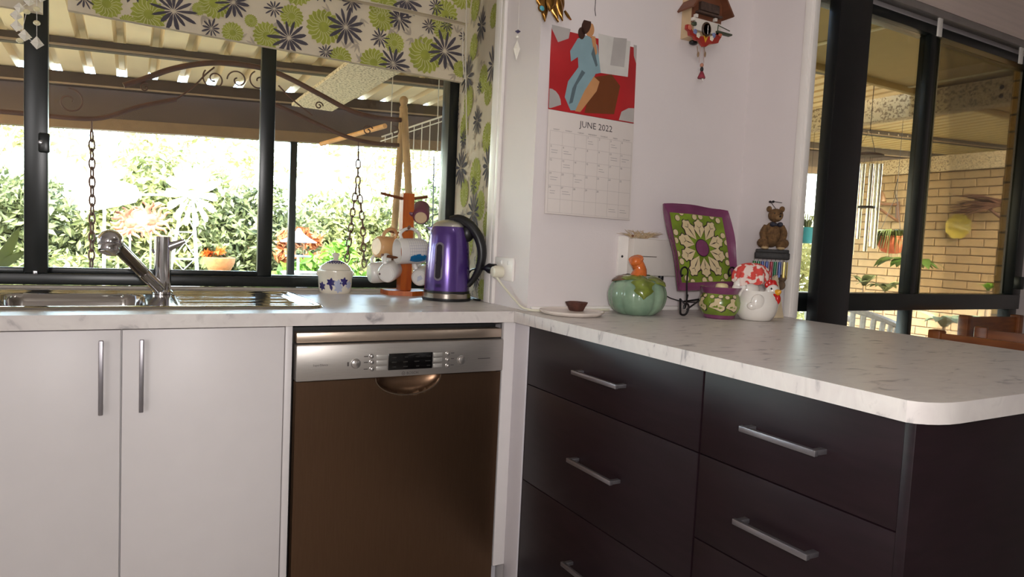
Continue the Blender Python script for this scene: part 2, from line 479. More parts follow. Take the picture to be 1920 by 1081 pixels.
for x0, x1 in ((-.386, -.356), (-.223, -.196)):
    g = G()
    for z in (.778, .763, .747): g.box(x0, x1, .0205, .0225, z-.005, z+.006, .001)
    ob('key_pad', g, mat('key_silver', (190, 186, 180), .35, .5), pan)
for x, z, r in ((-.442, .763, .012), (-.137, .760, .0115), (-.400, .781, .006), (-.399, .765, .006), (-.398, .747, .006), (-.180, .780, .0055), (-.180, .763, .0055), (-.179, .746, .0055)):
    g = G(); g.M = Matrix.Translation((x, .0225, z)) @ Matrix.Rotation(PI/2, 4, 'X'); g.lathe([(r*1.15, 0), (r*1.15, .001), (r, .0014), (r*.9, .005), (r*.6, .0065), (0, .007)], 20)
    ob('button', g, mat('button_chrome', (185, 180, 176), .25, .8), pan)
g = G(); put_text(g, 'BOSCH', .0105, (-.283, .0214, .7305), (1, 0, 0), (0, 0, 1))
g.add(*(lambda P: ([Vector(p) for p in P], [(i, (i+1) % 16, 16+(i+1) % 16, 16+i) for i in range(16)]))([(-.309+.0048*math.cos(2*PI*i/16), .0214, .7305+.0048*math.sin(2*PI*i/16)) for i in range(16)]+[(-.309+.0038*math.cos(2*PI*i/16), .0214, .7305+.0038*math.sin(2*PI*i/16)) for i in range(16)]))
g.box(-.3115, -.3065, .0212, .0214, .7300, .7310)
ob('brand_lettering', g, mat('print_grey', (70, 64, 62), .5), pan, sm=0)
g = G(); put_text(g, 'SuperSilence', .0075, (-.533, .0214, .763), (1, 0, 0), (0, 0, 1)); ob('model_lettering', g, MATS['print_grey'], pan, sm=0)
g = G()
for z in (.781, .765, .747): g.box(-.42, -.409, .0213, .0215, z-.001, z+.001); g.box(-.17, -.160, .0213, .0215, z-.001, z+.001)
ob('symbol_print', g, MATS['print_grey'], pan, kind='stuff')
ob('key_symbol', G().box(-.464, -.460, .0213, .0215, .757, .768), MATS['print_grey'], pan); ob('small_lettering', G().box(-.085, -.045, .0213, .0215, .7605, .7625), MATS['print_grey'], pan)

# white corner filler
t = thing('corner_filler', 'narrow white corner post between the dishwasher and dark drawers', 'panel', (.03, .03, 0))
ob('front_panel', G().box(.001, .054, .030, .046, .125, ZB-.001, .001), m_white, t)
ob('return_panel', G().box(.038, .054, -.046, .0295, .06, ZB-.001, .001), mat('white_return', (214, 208, 212), .45, var=.01), t)
ob('kick_board', G().box(.001, .034, .075, .09, 0, .124), m_kick, t)

# dark drawers of the peninsula
t = thing('drawer_cabinet', 'dark brown peninsula cabinet with two banks of drawers, silver handles', 'cabinet', (.45, -.6, 0))
ob('carcass', G().box(.062, .86, -1.138, -.055, .10, ZB-.001), m_dark, t)
ob('kick_board', G().box(.09, .85, -1.13, -.06, 0, .10), m_kick, t)
ob('end_panel', G().box(.036, .862, -1.157, -1.1405, .02, ZB-.001, .001), m_dark, t)
ob('side_scribe', G().box(.042, .062, -.054, -.0475, .10, ZB-.001), m_dark, t)
def drawer(y0, y1, z0, z1, hy0, hy1, hz):
    g = G(); g.box(.040, .060, y0+.0012, y1-.0012, z0+.0012, z1-.0012, .001); d = ob('drawer', g, m_dark, t)
    g = G(); g.box(.008, .017, hy0, hy1, hz-.0055, hz+.0055, .0015)
    for y in (hy0+.007, hy1-.007): g.box(.015, .0405, y-.006, y+.006, hz-.0045, hz+.0045, .001)
    ob('handle', g, m_grey, d)
for z0, z1, hz in ((.696, .866, .782), (.416, .696, .557), (.125, .416, .286)): drawer(-.734, -.055, z0, z1, -.497, -.315, hz)
for z0, z1, hz in ((.696, .866, .782), (.524, .696, .609), (.33, .524, .43), (.125, .33, .23)): drawer(-1.1395, -.736, z0, z1, -1.017, -.858, hz)
# ceiling lamp (out of frame) that throws the down-light on the cupboards
t = thing('ceiling_lamp', 'small round flush ceiling lamp above the kitchen floor', 'lamp', (.12, -.95, ZC))
g = G(); g.lathe([(.0, -.035), (.10, -.035), (.12, -.02), (.12, 0)], 32); ob('rim', g, m_trim, t, local=True)
# ------------------------------------------------------------------ fabrics
m_fab = mat('cream_fabric', (226, 214, 192), .85, var=.05, scale=7, bump=.15, bscale=400, trans=.35)
m_star = mat('charcoal_print', (80, 75, 82), .85, var=.1, trans=.2)
m_fan = mat('lime_print', (172, 177, 78), .85, var=.12, scale=40, trans=.35)
m_fanl = mat('pale_lime_print', (216, 215, 156), .85, trans=.35)
m_taupe = mat('taupe_print', (190, 178, 160), .85, trans=.35)
def leaf_poly(c, a, L, wd, n=6):
    d = (math.cos(a), math.sin(a)); q = (-d[1], d[0]); up_ = []; dn = []
    for i in range(n+1):
        s = i/n; k = wd*math.sin(PI*s**.8)
        up_.append((c[0]+d[0]*L*s+q[0]*k, c[1]+d[1]*L*s+q[1]*k)); dn.append((c[0]+d[0]*L*s-q[0]*k, c[1]+d[1]*L*s-q[1]*k))
    return up_+dn[::-1][1:-1]
def star(cx, cz, r, rnd):
    out = []; n = 13 if r > .04 else 11; a0 = rnd.random()*6
    for i in range(n):
        a = a0+2*PI*i/n; L = r*(.78+.3*rnd.random()); wd = r*.080*(.8+.5*rnd.random())
        d = (math.cos(a), math.sin(a)); q = (-d[1], d[0])
        out.append([(cx+d[0]*L*s+q[0]*wd*k, cz+d[1]*L*s+q[1]*wd*k) for s, k in ((.08, 0), (.35, .75), (.65, 1), (.88, .7), (1, 0), (.88, -.7), (.65, -1), (.35, -.75))])
    return out
def fan(cx, cz, r, rnd):
    a0 = rnd.random()*6; disc = []
    for i in range(36):
        a = 2*PI*i/36; rr = r*(1 if i % 2 else .86); disc.append((cx+rr*math.cos(a), cz+rr*math.sin(a)))
    lines = []
    for i in range(18):
        a = a0+2*PI*i/18; d = (math.cos(a), math.sin(a)); q = (-d[1], d[0]); b = (math.cos(a+.18), math.sin(a+.18))
        wd = r*.022
        for (s0, d0), (s1, d1) in (((.28, d), (.62, b)), ((.62, b), (.92, d))):
            A = (cx+d0[0]*r*s0, cz+d0[1]*r*s0); B = (cx+d1[0]*r*s1, cz+d1[1]*r*s1)
            lines.append([(A[0]+q[0]*wd, A[1]+q[1]*wd), (A[0]-q[0]*wd, A[1]-q[1]*wd), (B[0]-q[0]*wd, B[1]-q[1]*wd), (B[0]+q[0]*wd, B[1]+q[1]*wd)])
    return [disc], lines
def prints(parent, motifs, bounds, to3, world):
    """flat print on cloth: three ink layers a fraction of a millimetre proud of the weave"""
    rnd = random.Random(5); gs, gf, gl, gt = G(), G(), G(), G()
    def put(g, poly, lift):
        for b in bounds:
            c = clip(poly, *b[:4])
            if len(c) > 2: g.poly([to3(p[0], p[1], lift, b) for p in c])
    for kind, x, z, r in motifs:
        if kind == 's':
            for p in star(x, z, r, rnd): put(gs, p, .0012)
        elif kind == 'f':
            D, Ls = fan(x, z, r, rnd)
            for p in D:
                for k in range(36): put(gf, [(x, z), p[k], p[(k+1) % 36]], .0004)
            for p in Ls: put(gl, p, .0008)
    for b in bounds:                                    # faint taupe sprigs between the flowers
        for k in range(int((b[1]-b[0])*(b[3]-b[2])*190)):
            x, z, a0 = rnd.uniform(b[0], b[1]), rnd.uniform(b[2], b[3]), rnd.random()*6
            for j in (-.6, 0, .6):
                for q in (leaf_poly((x, z), a0+j, .030, .0035, 4),):
                    c = clip(q, *b[:4])
                    if len(c) > 2: gt.poly([to3(p[0], p[1], .0002, b) for p in c])
    for nm, g, m in (('taupe_sprig_print', gt, m_taupe), ('charcoal_flower_print', gs, m_star), ('lime_flower_print', gf, m_fan), ('pale_line_print', gl, m_fanl)):
        if g.v: ob(nm, g, m, parent, kind='stuff', sm=0, fixn=False)

YBL = .500
HEM = 0
def zhem(x): return 1.655+HEM-.009*(x+.55)
ZF = 1.838                                              # lower edge of the upper pleat
def blind(name, x0, x1, label, motifs):
    t = thing(name, label, 'blind', ((x0+x1)/2, YBL, 1.66), group='flowered roman blinds')
    g = G()
    g.grid(lambda a, b: (x0+(x1-x0)*a, YBL-.006*math.sin(PI*b)+.002*math.sin(a*23), zhem(x0+(x1-x0)*a)+(1.90-1.655)*b), 30, 6)
    g.grid(lambda a, b: (x0+(x1-x0)*a, YBL+.02, zhem(x0+(x1-x0)*a)+.25*b), 10, 2)
    g.grid(lambda a, b: (x0+(x1-x0)*a, YBL+.02*b, zhem(x0+(x1-x0)*a)), 30, 1)
    ob('lower_fold', g, m_fab, t)
    g = G()
    g.grid(lambda a, b: (x0+(x1-x0)*a, YBL-.036-.008*math.sin(PI*b), ZF+.004*math.sin(a*9)+(2.12-ZF)*b), 24, 5)
    g.grid(lambda a, b: (x0+(x1-x0)*a, YBL-.036+.034*b, ZF+.004*math.sin(a*9)+.004*math.sin(PI*b)), 24, 3)
    ob('upper_fold', g, m_fab, t)
    bounds = [(x0, x1, 1.6455, ZF-.0, 0), (x0, x1, ZF+.004, 2.115, 1)]
    def to3(x, z, lift, b):
        if b[4] == 0:
            k = (z-zhem(x))/.245; return (x, YBL-.0065*math.sin(PI*min(max(k, 0), 1))-.002-lift, max(z, zhem(x)))
        k = (z-ZF)/(2.12-ZF); return (x, YBL-.0365-.008*math.sin(PI*k)-.0008-lift, z)
    prints(t, motifs, bounds, to3, True)
    return t
def mo(lst, Y):
    out = []
    for k, u, v, rp in lst:
        p = at(u, v, Y=Y); d = (p-Vector(CAM)).dot(Vector(_fw)); out.append((k, p.x, p.z, rp*d/FPX))
    return out
bl = [('f', 279, 28, 31), ('s', 325, 22, 40), ('f', 436, 62, 20), ('s', 396, 54, 19), ('f', 400, 8, 28), ('s', 437, 6, 34), ('f', 500, 68, 26), ('s', 541, 72, 38),
      ('f', 546, 32, 22), ('s', 513, 18, 18), ('f', 606, 52, 33), ('s', 647, 52, 37), ('f', 638, 110, 22), ('s', 610, 98, 15), ('f', 700, 118, 27), ('s', 737, 120, 34),
      ('f', 714, 34, 26), ('s', 747, 36, 26), ('f', 738, 82, 20), ('s', 711, 72, 19), ('f', 796, 104, 34), ('s', 832, 97, 38), ('f', 828, 56, 20), ('s', 803, 50, 16),
      ('f', 200, 8, 27), ('s', 158, -2, 20), ('f', 372, 18, 12), ('s', 250, -30, 36), ('f', 240, 44, 16), ('f', 862, 130, 16), ('s', 870, 70, 15), ('f', 470, 40, 12)]
up = [('s', 665, -4, 24), ('f', 720, 2, 26), ('s', 762, 0, 34), ('f', 835, 26, 26), ('s', 817, 12, 17), ('f', 560, -25, 30), ('s', 610, -30, 36), ('s', 690, -50, 34), ('f', 640, -55, 28), ('s', 845, 42, 15), ('f', 866, -8, 26), ('s', 470, -40, 34), ('f', 420, -48, 28)]
rnd_ = random.Random(12); extra = []
for i in range(9):
    for j in range(3):
        x = -1.07+.135*i+.06*(j % 2); z = 1.90+.085*j+rnd_.uniform(-.01, .01)
        if z > 1.93 or x < -.55: extra += [('f', x-.04, z, .034), ('s', x+.02, z+.01, .05 if (i+j) % 2 else .03)]
t = blind('roman_blind', -1.112, .045, 'large roman blind with charcoal and lime flowers, pulled up over the window', mo(bl, YBL)+[m for m in mo(up, YBL-.04) if m[2] > ZF-.02]+extra)
for u0, v0, u1, v1, Y in ((875, -40, 895, 150, YBL-.06), (868, 52, 871, 148, YBL-.05)):
    a, b = at(u0, v0, Y=Y), at(u1, v1, Y=Y); b.z -= .25 if u0 == 875 else 0
    if u0 == 875: b.x = .048; a.x = min(a.x, .04)
    a.x = min(a.x, .046); b.x = min(b.x, .05)
    ob('cord', G().tube([a, (a+b)/2+Vector((-.004, 0, -.01)), b], .0022, 6), mat('blind_cord', (206, 198, 180), .7), t)
HEM = -.020
bl2 = [('f', -1.22, 1.71, .045), ('s', -1.32, 1.73, .06), ('f', -1.42, 1.70, .05), ('s', -1.55, 1.72, .06), ('s', -1.25, 1.79, .05)]
blind('roman_blind', -2.55, -1.168, 'far left roman blind of the same flower fabric, mostly out of frame', bl2)

# fabric-covered side of the alcove
t = thing('fabric_panel', 'flat fabric panel of charcoal and lime flowers lining the alcove beside the kettle', 'fabric panel', (XS, .48, .92))
SD = Vector((XJ-XS, YB-.28, 0)); SL = SD.length; SD.normalize(); SN = Vector((-SD.y, SD.x, 0)); S0_ = Vector((XS, .28, 0))+SN*.004
def side3(s_, z, l): return tuple(S0_+SD*s_+SN*l+Vector((0, 0, z)))
g = G(); g.grid(lambda a, b: side3(-.004+(SL-.002)*a, .903+(2.1-.903)*b, .0015+.0015*math.sin(a*9)), 12, 12); ob('cloth', g, m_fab, t)
def moX(lst):
    out = []
    for k, u, v, rp in lst:
        p = at_pl(u, v, S0_, SN); d = (p-Vector(CAM)).dot(Vector(_fw)); out.append((k, (p-S0_).dot(SD), p.z, rp*d/FPX))
    return out
pl = [('s', 905, 48, 34), ('f', 890, 88, 26), ('s', 878, 145, 40), ('f', 893, 12, 28), ('s', 927, 122, 40), ('f', 908, 148, 28), ('f', 928, 30, 24), ('s', 936, 62, 14), ('f', 880, 190, 30), ('s', 901, 165, 16),
      ('f', 917, 175, 24), ('s', 897, 226, 30), ('f', 872, 240, 28), ('s', 871, 262, 22), ('f', 915, 258, 30), ('s', 866, 315, 44), ('f', 893, 330, 36), ('s', 918, 312, 44), ('f', 872, 362, 28), ('s', 890, 348, 20),
      ('f', 902, 385, 30), ('s', 890, 398, 42), ('f', 915, 420, 26), ('s', 868, 420, 28), ('f', 880, 455, 30), ('s', 912, 470, 30), ('s', 895, 520, 26), ('f', 905, 545, 24), ('s', 870, 500, 28), ('f', 900, 490, 20), ('s', 858, 215, 22)]
prints(t, moX(pl), [(-.002, SL-.006, .906, 2.09)], lambda y, z, l, b: side3(y, z, .0034+l), True)

# ------------------------------------------------------------------ sink and mixer tap
m_ss = mat('polished_steel', (190, 186, 180), .10, 1, var=.02)
t = thing('kitchen_sink', 'stainless steel inset sink with one bowl and a ribbed drainer', 'sink', ((SX0+SX1)/2, (SY0+SY1)/2, ZT))
def sst(a, b, x): x = min(max((x-a)/(b-a), 0), 1); return x*x*(3-2*x)
def sd(x, y, x0, x1, y0, y1, r):
    qx = abs(x-(x0+x1)/2)-(x1-x0)/2+r; qy = abs(y-(y0+y1)/2)-(y1-y0)/2+r
    return min(max(qx, qy), 0)+math.hypot(max(qx, 0), max(qy, 0))-r
def sink_h(x, y):
    z = .005*(1-sst(-.020, -.002, sd(x, y, SX0, SX1, SY0, SY1, .05)))+.0015
    do = sd(x, y, SX0, SX1, SY0, SY1, .05)
    z = .0062*sst(0, .008, -do)-.005*sst(.020, .030, -do)
    dr = sd(x, y, -.86, -.535, .15, .530, .03)
    if dr < 0: z -= .004*sst(0, .012, -dr); z += .0018*sst(.01, .02, -dr)*math.sin(y*2*PI/.021)
    db = sd(x, y, -1.265, -.925, .150, .505, .06)
    if db < 0: z -= .165*sst(0, .030, -db)+.004*sst(.03, .15, -db)
    return z
g = G()
nx, ny = 200, 116
pts, idx = [], {}
for j in range(ny+1):
    for i in range(nx+1):
        x, y = SX0+(SX1-SX0)*i/nx, SY0+(SY1-SY0)*j/ny
        if sd(x, y, SX0, SX1, SY0, SY1, .05) <= .002: idx[(i, j)] = len(pts); pts.append((x, y, ZT+.0004+sink_h(x, y)))
fs = []
for j in range(ny):
    for i in range(nx):
        q = [(i, j), (i+1, j), (i+1, j+1), (i, j+1)]
        if all(k in idx for k in q): fs.append([idx[k] for k in q])
g.add(pts, fs); ob('basin', g, m_ss, t, sm=60)
g = G(); g.lathe([(.0, .0), (.038, .0), (.042, .003), (.030, .004), (.028, .001), (0, .001)], 28, (-1.095, .325, ZT-.1675)); ob('waste', g, mat('waste_chrome', (170, 170, 172), .2, 1), t)
# tap
m_chr = mat('chrome', (205, 204, 206), .07, 1, var=.01)
TB = at(304, 552, Y=.50)
t = thing('mixer_tap', 'chrome sink mixer tap with an angled pull-out spout and lever', 'tap', (TB.x, TB.y, ZT+.005))
bx, by, bz = TB.x, TB.y, ZT+.0026
rr = .0225
g = G(); g.lathe([(rr*1.25, 0), (rr*1.25, .006), (rr, .012), (rr, .165)], 32, (bx, by, bz)); ob('body', g, m_chr, t)
tz = at(300, 487, Y=by).z
g = G(); g.lathe([(rr*1.02, bz+.1655), (rr*1.02, tz-.012), (rr*.85, tz+.001), (rr*.3, tz+.004), (0, tz+.004)], 32, (bx, by, 0)); hd = ob('lever_cap', g, m_chr, t)
L0, L1 = at(290, 474, Y=by), at(347, 451, Y=by-.02)
g = G(); g.tube([L0+Vector((0, 0, -.004)), (L0+L1)/2+Vector((0, 0, .001)), L1], [.017, .013, .006], 12, flat=.6); ob('lever', g, m_chr, hd)
S0 = Vector((bx-.008, by-.012, at(297, 540, Y=by).z)); S1 = at(225, 466, Y=by-.10); S2 = at(207, 452, Y=by-.125)
g = G(); m_ = S0.lerp(S1, .42)
g.tube([S0, S0.lerp(S1, .2), m_], [.017, .0165, .016], 20); sp = ob('spout', g, m_chr, t)
g = G(); g.tube([m_, m_.lerp(S1, .05), m_.lerp(S1, .08), S1, S1.lerp(S2, .35)], [.0145, .0145, .0165, .0175, .020], 20); ob('pull_out_hose', g, mat('dull_chrome', (150, 140, 134), .16, 1), t)
g = G(); g.sph(S2, (.031, .031, .031), 28, 18); g.tube([S2+Vector((-.002, -.004, -.012)), S2+Vector((-.003, -.010, -.026)), S2+Vector((-.004, -.012, -.031))], [.026, .0255, .021], 24); ob('spray_head', g, m_chr, t)

# ------------------------------------------------------------------ things on the sink worktop
m_cer = mat('cream_ceramic', (226, 218, 200), .16, var=.03, coat=.5)
m_blue = mat('blue_glaze', (52, 46, 108), .2, var=.2)
m_pale = mat('pale_blue_glaze', (176, 182, 205), .2)
P = Vector((at(628, 541, Y=.595).x, .595, ZT))
t = thing('sugar_pot', 'cream ceramic lidded pot with dark blue flowers beside the drainer', 'pot', P)
prof = [(.048, 0), (.052, .004), (.0535, .012), (.0555, .03), (.0565, .05), (.057, .066), (.0585, .072), (.0575, .078), (.050, .080)]
g = G(); g.lathe(prof, 40); ob('bowl', g, m_cer, t, local=True)
g = G(); g.lathe([(.054, .0795), (.0535, .083), (.045, .093), (.030, .104), (.014, .110), (.008, .113), (.0085, .120), (.0125, .126), (.0125, .132), (.008, .135), (0, .136)], 36); lid = ob('lid', g, m_cer, t, local=True)
def on_pot(poly, R0, lift, zmap=None):
    return [((R0(p[1])+lift)*math.cos(p[0]/.056-PI/2), (R0(p[1])+lift)*math.sin(p[0]/.056-PI/2), p[1]) for p in poly]
def Rp(z):
    for (r0, z0), (r1, z1) in zip(prof, prof[1:]):
        if z0 <= z <= z1: return r0+(r1-r0)*(z-z0)/max(z1-z0, 1e-6)
    return .055
cam_az = math.atan2(CAM[1]-P.y, CAM[0]-P.x)
off = (cam_az+PI/2)*.056
gb, gp = G(), G()
for (c, a_) in (((off-.014, .038), gb), ((off+.030, .041), gb), ((off-.048, .024), gb), ((off+.010, .034), gp), ((off+.012, .018), gp), ((off+.052, .030), gp)):
    for i in range(6):
        a = 2*PI*i/6+.4; lf = leaf_poly(c, a, .0165, .005)
        a_.poly(on_pot(lf, Rp, .0007))
gb.poly(on_pot(leaf_poly((off-.014, .03), -1.4, .02, .005), Rp, .0007))
ob('dark_flower_print', gb, m_blue, t, local=True, sm=0, fixn=False); ob('pale_flower_print', gp, m_pale, t, local=True, sm=0, fixn=False)
gb = G()
for i in range(7):
    a = cam_az+(i-3)*.28; d = Vector((math.cos(a), math.sin(a), 0)); q = Vector((-d.y, d.x, 0))
    gb.poly([d*.016+Vector((0, 0, .1105)), d*.030+q*.007+Vector((0, 0, .1052)), d*.038+Vector((0, 0, .0995)), d*.030-q*.007+Vector((0, 0, .1052))])
ob('lid_print', gb, m_blue, lid, local=True, sm=0, fixn=False)
# small ears of the pot
for s in (-1, 1): ob('ear', G().tube([(s*(.055+.006*math.sin(PI*k/6)), 0, .058+.016*k/6) for k in range(7)], .004, 8), m_cer, t, local=True)

# mug tree
m_pine = mat('orange_pine', (190, 96, 24), .4, var=.22, scale=6, stretch=(6, 6, 1), c2=(156, 68, 14))
TP = Vector((at(757, 540, Y=.55).x, .55, ZT))
t = thing('mug_tree', 'orange pine mug tree with a hexagonal base behind the purple kettle', 'mug tree', TP)
rotm = -YAW
g = G(); g.prism([(.082*math.cos(rotm+PI/6*0+PI/3*i), .082*math.sin(rotm+PI/3*i)) for i in range(6)], 0, .016); ob('base', g, m_pine, t, local=True)
g = G(); c, s = math.cos(rotm+.5), math.sin(rotm+.5)
zt = at(757, 362, Y=.55).z-ZT
g.prism([(.020*(c*a-s*b), .020*(s*a+c*b)) for a, b in ((-1, -1), (1, -1), (1, 1), (-1, 1))], .016, zt); ob('post', g, m_pine, t, local=True)
m_peg = mat('dark_peg', (110, 62, 30), .45)
def L(u, v, Y): return at(u, v, Y=Y)-TP
PEG = []
for (u, v, Y, s) in ((715, 362, .52, .27), (801, 369, .55, .26), (728, 432, .60, .18), (768, 425, .47, .17), (716, 478, .50, .10), (700, 478, .63, .1), (786, 490, .52, .1)):
    e = L(u, v, Y); st = Vector((e.x*.12, e.y*.12, e.z-.012))
    ob('peg', G().tube([st, e], .0052, 8), m_peg, t, local=True); PEG.append(TP+e)
m_wmug = mat('white_mug', (226, 222, 216), .2, var=.02, coat=.4)
def mug(name, label, base, axis, r, h, m, hand=None, foot=None, inner=None):
    """base: centre of the mug's foot, axis: from foot to rim, hand: direction of the handle"""
    ax = Vector(axis).normalized(); hd = Vector(hand); hd = (hd-ax*hd.dot(ax)).normalized(); q = ax.cross(hd)
    base = Vector(base)
    Mx = Matrix((( hd.x, q.x, ax.x, 0), (hd.y, q.y, ax.y, 0), (hd.z, q.z, ax.z, 0), (0, 0, 0, 1)))
    t = thing(name, label, 'mug', base, group='mugs on the mug tree')
    g = G(); g.M = Mx
    g.lathe([(r*.72, .002), (r*.74, 0), (r*.80, 0), (r*.9, .004), (r*.97, .012), (r, .03), (r, h-.004), (r*.985, h), (r*.93, h), (r*.91, h-.006), (r*.91, .012), (r*.8, .006), (0, .006)], 36)
    ob('cup', g, m, t, local=True, sm=50)
    g = G(); g.M = Mx
    g.tube([Vector((r*.97, 0, h*.82)), Vector((r*1.35, 0, h*.86)), Vector((r*1.68, 0, h*.70)), Vector((r*1.70, 0, h*.45)), Vector((r*1.45, 0, h*.24)), Vector((r*.96, 0, h*.17))] and smooth_path([(r*.97, 0, h*.82), (r*1.35, 0, h*.86), (r*1.70, 0, h*.68), (r*1.72, 0, h*.42), (r*1.42, 0, h*.22), (r*.96, 0, h*.17)], 4), .0056, 10, flat=1.5); ob('handle', g, m, t, local=True)
    g = G(); g.M = Mx; g.lathe([(0, -.0004), (r*.70, -.0004), (r*.70, .0018)], 28); ob('foot', g, foot or m, t, local=True)
    return t, Mx
camr = Vector(RT); camu = Vector(UP); tocam = -Vector(_fw)
B = lambda u, v, Y: at(u, v, Y=Y)
mug('mug', 'tan mug hanging high on the left of the mug tree, base outward', B(706, 462, .575), -tocam*.75+camr*.75-camu*.05, .040, .076, mat('tan_mug', (205, 158, 108), .3, var=.05), hand=camu*1+camr*.7)
mt, Mx = mug('mug', 'white mug with a puzzle grid and blue splash on the mug tree', B(797, 470, .50), -camr*1+tocam*.62-camu*.05, .044, .104, m_wmug, hand=camu)
g = G(); g.M = Mx
def on_mug(a0, a1, z0, z1, g, lift=.0006, r=.044, n=4):
    g.grid(lambda i, j: ((r+lift)*math.cos(a0+(a1-a0)*i), (r+lift)*math.sin(a0+(a1-a0)*i), z0+(z1-z0)*j), n, 1)
import itertools
ca = math.atan2((Mx.to_3x3().transposed() @ tocam).y, (Mx.to_3x3().transposed() @ tocam).x)
for k in range(9): on_mug(ca-1.3, ca+1.3, .010+.008*k, .0108+.008*k, g, n=10)
for k in range(12): a = ca-1.3+.236*k; on_mug(a-.012, a+.012, .010, .0745, g, n=1)
ob('grid_print', g, mat('grey_ink', (168, 166, 176), .3), mt, local=True, sm=0, fixn=False)
g = G(); g.M = Mx; rnd = random.Random(2)
sg = 1 if (Mx.to_3x3() @ Vector((math.cos(ca+.8), math.sin(ca+.8), 0))).z < (Mx.to_3x3() @ Vector((math.cos(ca-.8), math.sin(ca-.8), 0))).z else -1
for k in range(11):
    a = ca+sg*(.72+.5*abs(math.sin(k*.9))*0); w = .16+.16*math.sin(PI*(k+.5)/11)
    on_mug(a+sg*0-w, a+w+.12*rnd.random(), .014+.0052*k, .0194+.0052*k, g, .001, n=5)
ob('blue_print', g, mat('turquoise_ink', (24, 110, 160), .3, var=.2), mt, local=True, sm=0, fixn=False)
mg, Mx = mug('mug', 'white mug lowest at the front left of the mug tree, foot facing out', B(724, 513, .475), -tocam*1+camr*.12+camu*.22, .0335, .078, m_wmug, hand=camu-camr*.2)
g = G(); g.M = Mx; g.lathe([(0, -.0012), (.0035, -.0012), (.0035, -.0003)], 12, (.004, -.022, 0)); ob('mark', g, mat('brown_mark', (92, 70, 70), .4), mg, local=True)
mug('mug', 'white mug at the back left of the mug tree near the window', B(692, 512, .61), -tocam*.45+camr*.85+camu*.1, .037, .08, m_wmug, hand=camu)
mug('mug', 'plum mug with a cream foot hanging highest on the right', B(789, 408, .51), -tocam*1-camr*.1+camu*.62, .030, .076, mat('plum_mug', (116, 66, 84), .3, var=.15), hand=camu*.4-camr*1+tocam*-.2, foot=mat('cream_foot', (216, 188, 150), .35))
mg, Mx = mug('mug', 'white mug with blue print half hidden by the purple kettle', B(786, 521, .49), -tocam*1+camr*.1+camu*.25, .032, .078, m_wmug, hand=camu*1-camr*.45)
g = G(); g.M = Mx
for k in range(5): g.box(-.006+.003*k-.002, -.006+.003*k, -.012+.002*k, .010, -.0009, -.0004)
ob('blue_print', g, MATS['pale_blue_glaze'], mg, local=True)

# kettle
m_pur = mat('purple_metallic', (82, 55, 128), .22, .4, var=.03, coat=.6)
m_blk = mat('black_plastic', (18, 17, 20), .38, var=.1)
KP = Vector((at(837, 557, Y=.345).x, .345, ZT))
t = thing('electric_kettle', 'purple cordless kettle with black handle on a steel base', 'kettle', KP)
hx = Vector((math.cos(-YAW-.22), math.sin(-YAW-.22), 0))          # handle towards the right of the picture
hy = Vector((-hx.y, hx.x, 0))
kp = [(.0655, .030), (.0655, .036), (.0650, .07), (.0635, .11), (.0605, .155), (.0565, .190), (.0535, .206), (.047, .2185)]
g = G(); g.lathe([(.062, .0), (.070, .001), (.071, .006), (.071, .009)], 40); ob('foot_ring', g, m_blk, t, local=True)
g = G(); g.lathe([(.0705, .009), (.0705, .022), (.0690, .0235)], 48); ob('power_base', g, mat('base_steel', (170, 160, 150), .2, 1), t, local=True)
g = G(); g.lathe([(.0665, .0235), (.0668, .030)], 40); ob('gasket', g, m_blk, t, local=True)
g = G(); g.lathe(kp, 56)
sp0 = -hx
g2 = []
g.grid(lambda a, b: (lambda an, z: tuple(sp0*((.0505+(.020*b)*(1-abs(an)/1.0 if abs(an) < 1 else 0)) * math.cos(an*.42)) + hy*(.0505*math.sin(an*.42)*(1-.25*b)) + Vector((0, 0, z))))((a-.5)*2, .190+.026*b), 8, 5)
body = ob('body', g, m_pur, t, local=True)
g = G(); g.lathe([(.0475, .2185), (.046, .224), (.038, .232), (.022, .238), (.008, .240), (0, .2405)], 40); ob('lid', g, mat('lid_steel', (196, 192, 184), .28, .8), t, local=True)
g = G()
hp = smooth_path([hx*.004+Vector((0, 0, .240)), hx*.030+Vector((0, 0, .243)), hx*.062+Vector((0, 0, .226)), hx*.090+Vector((0, 0, .190)), hx*.102+Vector((0, 0, .145)), hx*.096+Vector((0, 0, .100)), hx*.080+Vector((0, 0, .068)), hx*.064+Vector((0, 0, .048))], 5)
n_ = len(hp)
g.tube(hp, [.0085+.0060*math.sin(PI*min(1, .15+i/n_)) for i in range(n_)], 12, flat=1.35)
g.sph(hx*.056+Vector((0, 0, .202)), (.020, .017, .026)); ob('handle', g, m_blk, t, local=True)
g = G(); g.box(-.006, .006, -.010, .010, -.004, .006, .002); g.v = [tuple(hx*(.084+p[0])+hy*p[1]+Vector((0, 0, .206+p[2]))) for p in g.v]; ob('switch', g, m_blk, t, local=True)
wa = math.atan2(CAM[1]-KP.y, CAM[0]-KP.x)-.42
def kr(z):
    for (r0, z0), (r1, z1) in zip(kp, kp[1:]):
        if z0 <= z <= z1: return r0+(r1-r0)*(z-z0)/(z1-z0)
    return .06
def strip(z0, z1, w, lift, nm, m):
    g = G(); n = 24
    vs = []
    for i in range(n):
        a = 2*PI*i/n; x = w*math.cos(a); z = (z1-w if math.sin(a) > 0 else z0+w)+w*math.sin(a)
        r = kr(z)+lift; vs.append((r*math.cos(wa+x/r), r*math.sin(wa+x/r), z))
    g.poly(vs); return ob(nm, g, m, t, local=True, fixn=False)
strip(.060, .172, .0135, .0010, 'window_rim', mat('grey_rim', (120, 112, 124), .3)); strip(.066, .166, .0085, .0018, 'water_window', mat('smoky_window', (40, 34, 44), .12))
g = G(); la = wa+.02
